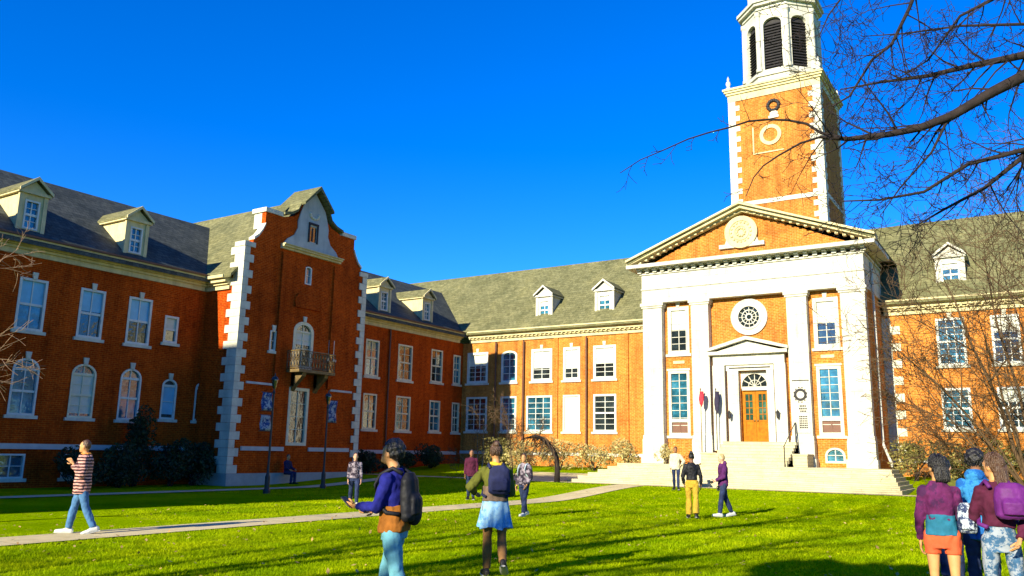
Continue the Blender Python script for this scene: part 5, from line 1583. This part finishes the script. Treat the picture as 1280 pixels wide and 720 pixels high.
def leaf_blob(mb, c, r, n, size, flat=0.0, seed=0, up=0.0):
    """leaf faces scattered through a lumpy ellipsoid volume"""
    rs = random.Random(seed)
    lumps = [(Vector((rs.uniform(-1, 1)*r[0]*0.6, rs.uniform(-1, 1)*r[1]*0.6, rs.uniform(-0.5, 0.8)*r[2]*0.7)), rs.uniform(0.35, 0.62)) for _ in range(11)]
    c = Vector(c)
    for i in range(n):
        l, s = lumps[rs.randrange(len(lumps))]
        while True:
            v = Vector((rs.uniform(-1, 1), rs.uniform(-1, 1), rs.uniform(-1, 1)))
            if v.length < 1: break
        v = v.normalized()*(v.length**0.4)
        p = c + l + Vector((v.x*r[0], v.y*r[1], v.z*r[2]))*s
        a = Vector((rs.uniform(-1, 1), rs.uniform(-1, 1), rs.uniform(-1, 1)+up)).normalized()
        b = a.cross(Vector((rs.uniform(-1, 1), rs.uniform(-1, 1), rs.uniform(-1, 1)))).normalized()
        sz = size*rs.uniform(0.6, 1.4)
        mb.add([p - a*sz, p + b*sz*0.42, p + a*sz, p - b*sz*0.42], [(0, 1, 2, 3)])

def shrub(name, x, y, r, label, mat, n, size, seed, group=None, stems=True, cat='shrub', up=0.0, zc=0.85):
    z = gz(x, y)
    o = empty(name, (x, y, z), label, cat, group)
    mb = MB(); leaf_blob(mb, (x, y, z + r[2]*zc), r, n, size, 0, seed, up)
    mb.build('foliage', M[mat], o)
    if stems:
        random.seed(seed); s = MB()
        for i in range(7):
            e = Vector((x+rnd(-.6, .6)*r[0], y+rnd(-.6, .6)*r[1], z+r[2]*rnd(0.8, 1.5)))
            s.tube([(x+rnd(-.1, .1), y+rnd(-.1, .1), z-0.03), Vector((x, y, z)).lerp(e, 0.5)+rvec()*0.08, e], [0.03, 0.02, 0.008], 5)
        s.build('stems', M['bark'], o)
    return o
dark = [(17.9, 0.95, 0.85, 'low dark evergreen bush at the left end of the row under the arched windows'),
        (19.6, 1.0, 1.0, 'round dark evergreen bush left of the tall conical yew'),
        (21.9, 1.0, 1.1, 'broad dark evergreen bush right of the tall conical yew'),
        (23.0, 0.9, 1.05, 'dark evergreen bush crowding the pale corner quoins of the gabled pavilion')]
for i, (y, rx, rz, lb) in enumerate(dark):
    shrub('evergreen_bush', -30.7, y, (0.95, rx, rz), lb, 'evergreen', 2600, 0.075, 40+i, 'evergreen bushes along the brick wing')
shrub('conical_yew', -31.2, 20.55, (0.5, 0.55, 1.75), 'tall dark conical yew growing in front of an arched window', 'evergreen', 3000, 0.07, 50, zc=0.95)
for i, (y, rz, lb) in enumerate(((33.6, 0.7, 'low dark bush right of the gabled pavilion'), (36.2, 0.8, 'middle dark bush at the foot of the shaded wing'), (39.2, 0.75, 'dark bush nearest the shaded inner corner'))):
    shrub('evergreen_bush', -30.6, y, (0.8, 1.2, rz), lb, 'evergreen', 2000, 0.085, 60+i, 'dark bushes right of the pavilion')
tan = [(-27.6, 41.6, 1.3, 0.9, 'tan dry shrub under the shaded part of the main wall'), (-24.9, 40.6, 1.4, 0.95, 'tan dry shrub below the sunlit blue-glass window'), (-22.6, 40.4, 1.4, 1.0, 'straw-coloured shrub below the white-blinded window'),
       (-20.6, 40.6, 1.2, 0.95, 'straw-coloured shrub midway along the sunlit main wall'), (-18.8, 40.8, 1.0, 0.9, 'straw-coloured shrub touching the left flank of the portico')]
for i, (x, y, rx, rz, lb) in enumerate(tan):
    shrub('dry_shrub', x, y, (rx, 0.8, rz), lb, 'dryleaf' if i > 0 else 'mixleaf', 1500, 0.07, 70+i, 'dry shrubs along the main wall')
tan2 = [(-4.9, 40.6, 1.0, 0.95, 'brown leafy shrub beside the portico downpipe'), (-3.2, 39.4, 1.2, 0.95, 'yellow-olive shrub left of the many-stemmed tree'), (-1.2, 38.8, 1.2, 1.0, 'yellow-olive shrub behind the many-stemmed tree'),
        (1.0, 38.4, 1.3, 1.05, 'olive shrub at the far right under the brick wall')]
for i, (x, y, rx, rz, lb) in enumerate(tan2):
    shrub('dry_shrub', x, y, (rx, 0.8, rz), lb, 'mixleaf', 1900, 0.075, 80+i, 'dry shrubs right of the portico')
shrub('porch_shrub', -15.5, 38.3, (0.55, 0.5, 0.65), 'small pale straw-coloured shrub on the terrace by the left pilasters', 'dryleaf', 900, 0.05, 95)
for o in [o for o in bpy.data.objects if o.name.startswith('porch_shrub')]: o.location.z += 0.55
# shade trees standing behind the viewpoint (their shadows lie on the lawn)
bare_tree('shade_tree', (-9.7, -9.0, 0), 'tall leafless tree behind the viewpoint throwing streaked shade over the lawn', [((0.02, 0.1, 1), 15, 0.34), ((0.3, 0.1, 1), 13.0, 0.22), ((-0.3, 0, 1), 13.0, 0.22), ((0.12, -0.3, 1), 12.0, 0.2)], 'bark', 3, seed=31, nsub=6, rmin=0.014)
bare_tree('shade_tree', (-10.6, -5.5, 0), 'leafless tree near the viewpoint throwing streaked shade on the near lawn', [((0.05, 0.1, 1), 8.5, 0.2), ((0.45, 0.1, 1), 7.5, 0.13), ((-0.4, 0, 1), 7.5, 0.13)], 'bark', 3, seed=33, nsub=6, rmin=0.014)
def pine(x, y, h, r, label, seed):
    o = empty('pine_tree', (x, y, 0), label, 'tree')
    t = MB(); t.tube([(x, y, -0.1), (x, y, h*0.5), (x, y, h)], [0.3, 0.2, 0.03], 10); t.build('trunk', M['bark'], o)
    mb = MB()
    for k in range(5):
        z = 1.6 + (h-2.2)*k/5
        leaf_blob(mb, (x, y, z), (r*(1-k/9), r*(1-k/9), h/7), 2600, 0.2, 0, seed+k)
    mb.build('crown', M['evergreen'], o)
pine(-3.7, -4.2, 8.4, 2.4, 'dense evergreen behind the viewpoint shading the right foreground', 200)

# ------------------------------------------------------------------ grass and fallen leaves
def grass_mesh():
    rs = np.random.RandomState(3)
    P = []
    for (x0, x1, y0, y1, dens) in ((-16, 3, 5, 12, 420), (-20, 3, 12, 20, 230), (-26, 4, 20, 33, 90)):
        n = int((x1-x0)*(y1-y0)*dens)
        P.append(np.stack([rs.uniform(x0, x1, n), rs.uniform(y0, y1, n)], 1))
    P = np.concatenate(P)
    keep = ~(((P[:, 0] > -15.6) & (P[:, 0] < -14.25)) | ((P[:, 0] < -26.2)))
    P = P[keep]
    n = len(P)
    nb = 4
    C = np.repeat(P, nb, 0) + rs.normal(0, 0.018, (n*nb, 2))
    a = rs.uniform(0, 2*np.pi, n*nb); h = rs.uniform(0.02, 0.05, n*nb); w = rs.uniform(0.003, 0.006, n*nb)*np.where(C[:, 1] > 14, 1.6, 1.0)
    lean = rs.normal(0, 0.022, (n*nb, 2))
    y = C[:, 1]
    def s(a_, b_, v): 
        t = np.clip((v-a_)/(b_-a_), 0, 1); return t*t*(3-2*t)
    z = 0.35*s(25, 33, y)
    V = np.zeros((n*nb, 3, 3), np.float32)
    dx = np.cos(a)*w; dy = np.sin(a)*w
    V[:, 0] = np.stack([C[:, 0]-dx, C[:, 1]-dy, z-0.004], 1)
    V[:, 1] = np.stack([C[:, 0]+dx, C[:, 1]+dy, z-0.004], 1)
    V[:, 2] = np.stack([C[:, 0]+lean[:, 0], C[:, 1]+lean[:, 1], z+h], 1)
    me = bpy.data.meshes.new('grass')
    nf = n*nb
    me.vertices.add(nf*3); me.vertices.foreach_set('co', V.reshape(-1))
    me.loops.add(nf*3); me.loops.foreach_set('vertex_index', np.arange(nf*3, dtype=np.int32))
    me.polygons.add(nf); me.polygons.foreach_set('loop_start', np.arange(0, nf*3, 3, dtype=np.int32))
    me.update(calc_edges=True)
    return me
tag(link_mesh('grass', grass_mesh(), M['grass']), 'short mown bright green grass covering the courtyard lawn', 'grass', kind='stuff')
random.seed(12)
fl_ = MB()
for i in range(800):
    x = rnd(-20, 1); y = 7 + 22*random.random()**1.5
    p = Vector((x, y, gz(x, y)+0.045)); s = rnd(0.025, 0.05)
    a = Vector((rnd(-1, 1), rnd(-1, 1), rnd(-0.2, 0.5))).normalized(); b = a.cross(Vector((rnd(-.3, .3), rnd(-.3, .3), 1))).normalized()
    fl_.add([p-a*s, p+b*s*0.6, p+a*s, p-b*s*0.6], [(0, 1, 2, 3)])
tag(fl_.build('fallen_leaves', M['fallen']), 'small brown fallen leaves scattered over the lawn', 'leaves', kind='stuff')

# ------------------------------------------------------------------ lamp posts, flags, banner
def lamp_post(x, y, label, h=4.3):
    z = gz(x, y)
    o = empty('lamp_post', (x, y, z), label, 'lamp post', 'banner lamp posts before the pavilion')
    w = MB(); w.lathe([(0.13, 0), (0.13, 0.12), (0.09, 0.2), (0.09, 0.6), (0.06, 0.7), (0.045, 0.85), (0.035, h-0.7), (0.06, h-0.65), (0.035, h-0.58), (0.035, h-0.5)], (x, y, z), 12)
    w.build('pole', M['black'], o)
    w = MB(); w.lathe([(0.06, h-0.5), (0.12, h-0.2), (0.12, h-0.17)], (x, y, z), 8)
    ln = w.build('lantern', M['darkglass'], o)
    w = MB(); w.lathe([(0.15, h-0.17), (0.09, h-0.07), (0.03, h-0.04), (0.02, h+0.05), (0.005, h+0.08)], (x, y, z), 8)
    w.build('lantern_cap', M['black'], ln)
    return o
blue = cloth('banner_blue', (0.02, 0.05, 0.18), 0.3, pattern=('blotch', (0.30, 0.33, 0.38), 5))
def banner(x, y, z0, z1, dy, label):
    w = MB()
    n = 5
    vs = []; fs = []
    for i in range(n+1):
        for j in range(7):
            t = i/n; s = j/6
            vs.append((x + 0.03*math.sin(6*s+2*t) , y + dy*(0.06+t*0.48), z0 + (z1-z0)*s))
    for i in range(n):
        for j in range(6): fs.append((i*7+j, (i+1)*7+j, (i+1)*7+j+1, i*7+j+1))
    w.add(vs, fs)
    o = empty('banner', (x, y, z0), label, 'banner', 'blue banners on the lamp posts')
    me = w.mesh('banner_cloth', True)
    c = link_mesh('cloth', me, blue, o)
    md = c.modifiers.new('thickness', 'SOLIDIFY'); md.thickness = 0.012
    w = MB()
    for z in (z0-0.02, z1+0.02): w.tube([(x, y, z), (x, y+dy*0.58, z)], 0.016, 6)
    w.build('bracket', M['black'], o)
lamp_post(-24.0, 21.15, 'black lamp post carrying two blue banners, in front of the left side of the pavilion')
banner(-24.0, 21.15, 2.98, 3.62, -1, 'upper blue and white banner on the left lamp post')
banner(-24.0, 21.15, 2.25, 2.80, -1, 'lower blue and white banner on the left lamp post')
lamp_post(-25.6, 25.55, 'black lamp post with a single banner, right of the pavilion entrance', 4.0)
banner(-25.6, 25.55, 2.75, 3.65, 1, 'narrow blue and white banner on the right lamp post')

redm = cloth('red_flag_cloth', (0.45, 0.03, 0.05), 0.3); navy = cloth('navy_flag_cloth', (0.03, 0.025, 0.05), 0.3)
def flag(x, y, z, h, mat, label, pole_mat, drop, wdt):
    o = empty('flag_pole', (x, y, z), label, 'flag pole', 'flags beside the entrance')
    w = MB(); w.lathe([(0.16, 0), (0.16, 0.05), (0.05, 0.09), (0.026, 0.12), (0.022, h), (0.04, h+0.02), (0.035, h+0.08), (0.005, h+0.12)], (x, y, z), 10)
    w.build('pole', M[pole_mat], o)
    w = MB(); vs = []; fs = []
    n = 9; m = 10
    for i in range(n+1):
        t = i/n; wd = wdt*(0.35 + 0.75*math.sin(math.pi*min(1, 0.25+0.65*t)))*(1.0 if t < 0.8 else (1-t)/0.2*0.9+0.1)
        for k in range(m):
            a = 2*math.pi*k/m
            rr = 1 + 0.28*math.sin(3*a+1.3*t*4)
            vs.append((x + 0.04 + wd*rr*math.cos(a)*0.75, y + wd*rr*math.sin(a)*0.5, z + h - 0.05 - drop*t))
    for i in range(n):
        for k in range(m): fs.append((i*m+k, i*m+(k+1) % m, (i+1)*m+(k+1) % m, (i+1)*m+k))
    fs.append(tuple(range(m))); fs.append(tuple(range(n*m, n*m+m)))
    w.add(vs, fs); w.build('flag', mat, o, smooth=True, fix=True)
flag(-13.98, 39.0, 1.225, 3.55, redm, 'furled red flag on a slim pole left of the entrance', 'gilt', 0.75, 0.14)
flag(-13.3, 39.25, 1.225, 3.55, navy, 'furled dark flag on a slim pole close to the door case', 'black', 1.1, 0.14)
# white banner with dark emblem on the third pilaster
o = empty('wall_banner', (-9.3, 39.46, 3.0), 'white hanging banner with a dark round emblem and dark text block, right of the door', 'banner')
w = MB(); FP.box(w, -9.68, -9.0, 2.75, 5.15, 0.012, 0.03); w.build('cloth', M['white'], o)
w = MB()
disc_ring(w, FP, (-9.36, 4.5), 0.17, 0.29, 0.031, 0.04, 24)
for k in range(12):
    a = 2*math.pi*k/12
    FP.poly(w, [(-9.36+0.28*math.cos(a), 4.5+0.33*math.sin(a)), (-9.36+0.33*math.cos(a+.2), 4.5+0.39*math.sin(a+.2)), (-9.36+0.28*math.cos(a+.4), 4.5+0.33*math.sin(a+.4))], 0.031, 0.038)
for r_, (a, b) in enumerate(((-9.42, -9.12), (-9.45, -9.08), (-9.40, -9.12))):
    z = 3.98 - r_*0.12
    for q in range(4): FP.box(w, a+(b-a)*q/4, a+(b-a)*(q+0.75)/4, z-0.04, z+0.04, 0.031, 0.036)
for r_ in range(6):
    z = 3.5 - r_*0.1
    for q in range(5): FP.box(w, -9.46+0.38*q/5, -9.46+0.38*(q+0.78)/5, z-0.034, z+0.034, 0.031, 0.036)
w.build('emblem_and_text', M['louver'], o)
w = MB(); w.tube([FP.P(-9.72, 5.16, 0.03), FP.P(-8.96, 5.16, 0.03)], 0.025, 6); w.build('rod', M['black'], o)
# wall lanterns beside the door
for u, lb in ((-12.72, 'dark wall lantern left of the oak door'), (-10.42, 'dark tilted wall lantern right of the oak door')):
    o = empty('wall_lantern', FDc.P(u, 3.6, 0), lb, 'lantern', 'lanterns beside the oak door')
    w = MB(); F_ = FDc
    c = F_.P(u, 3.6, 0.16)
    w.lathe([(0.02, -0.2), (0.06, -0.12), (0.08, 0.1), (0.1, 0.115), (0.02, 0.2), (0.01, 0.25)], c, 8)
    w.build('lamp_body', M['black'], o)
    w = MB(); w.tube([F_.P(u, 3.5, -0.12 if u < -11 else -0.0), F_.P(u, 3.5, 0.1)], 0.02, 6); w.build('bracket', M['black'], o)
# ------------------------------------------------------------------ camera, sun, sky
def camera():
    f = 1028.0
    roll = math.atan(0.019); tilt = math.atan(205/1028*math.cos(roll)); head = R(32.7)
    F = Vector((-math.sin(head)*math.cos(tilt), math.cos(head)*math.cos(tilt), math.sin(tilt)))
    R0 = Vector((math.cos(head), math.sin(head), 0)); U0 = R0.cross(F)
    Rv = R0*math.cos(roll) + U0*math.sin(roll); Uv = -R0*math.sin(roll) + U0*math.cos(roll)
    cd = bpy.data.cameras.new('camera'); cd.sensor_width = 36; cd.lens = f/1280*36; cd.clip_end = 5000; cd.clip_start = 0.05
    o = bpy.data.objects.new('camera', cd); COL.objects.link(o)
    m = Matrix((Rv, Uv, -F)).transposed().to_4x4(); m.translation = (0, 0, 1.65)
    o.matrix_world = m
    SC.camera = o
camera()
EL, TX = 22.0, 0.07            # sun elevation; x drift of the light per metre of y
az = math.atan2(TX, 1.0)
ld = Vector((math.sin(az)*math.cos(R(EL)), math.cos(az)*math.cos(R(EL)), -math.sin(R(EL))))
sd = bpy.data.lights.new('sun', 'SUN'); sd.energy = SUN_E; sd.angle = R(0.5); sd.color = (1.0, 0.91, 0.66)
so = bpy.data.objects.new('sun', sd); COL.objects.link(so)
so.rotation_euler = ld.to_track_quat('-Z', 'Y').to_euler(); so.location = (-5, -60, 40)
wd = bpy.data.worlds.new('World'); SC.world = wd; wd.use_nodes = True
nt = wd.node_tree
bg = nt.nodes['Background']
sk = nt.nodes.new('ShaderNodeTexSky'); sk.sky_type = 'NISHITA'; sk.sun_disc = False
sk.sun_elevation = R(EL); sk.sun_rotation = math.pi + az
sk.air_density = 1.0; sk.dust_density = 0.15; sk.ozone_density = 3.0; sk.altitude = 300
hs = nt.nodes.new('ShaderNodeHueSaturation'); hs.inputs['Saturation'].default_value = 1.45; hs.inputs['Value'].default_value = 1.0; hs.inputs['Hue'].default_value = 0.5
nt.links.new(sk.outputs[0], hs.inputs['Color'])
nt.links.new(mixc(nt, 1.0, hs.outputs[0], SKY_TINT, 'MULTIPLY'), bg.inputs['Color'])
bg.inputs['Strength'].default_value = SKY_S
vs_ = SC.view_settings
vs_.view_transform = 'Standard'; vs_.look = 'None'; vs_.gamma = 1.0; vs_.use_curve_mapping = False; vs_.exposure = EXPO
SC.cycles.max_bounces = 6; SC.cycles.diffuse_bounces = 3; SC.cycles.glossy_bounces = 3; SC.cycles.transparent_max_bounces = 4
SC.cycles.use_denoising = True

bpy.data.scenes.remove(TMP)
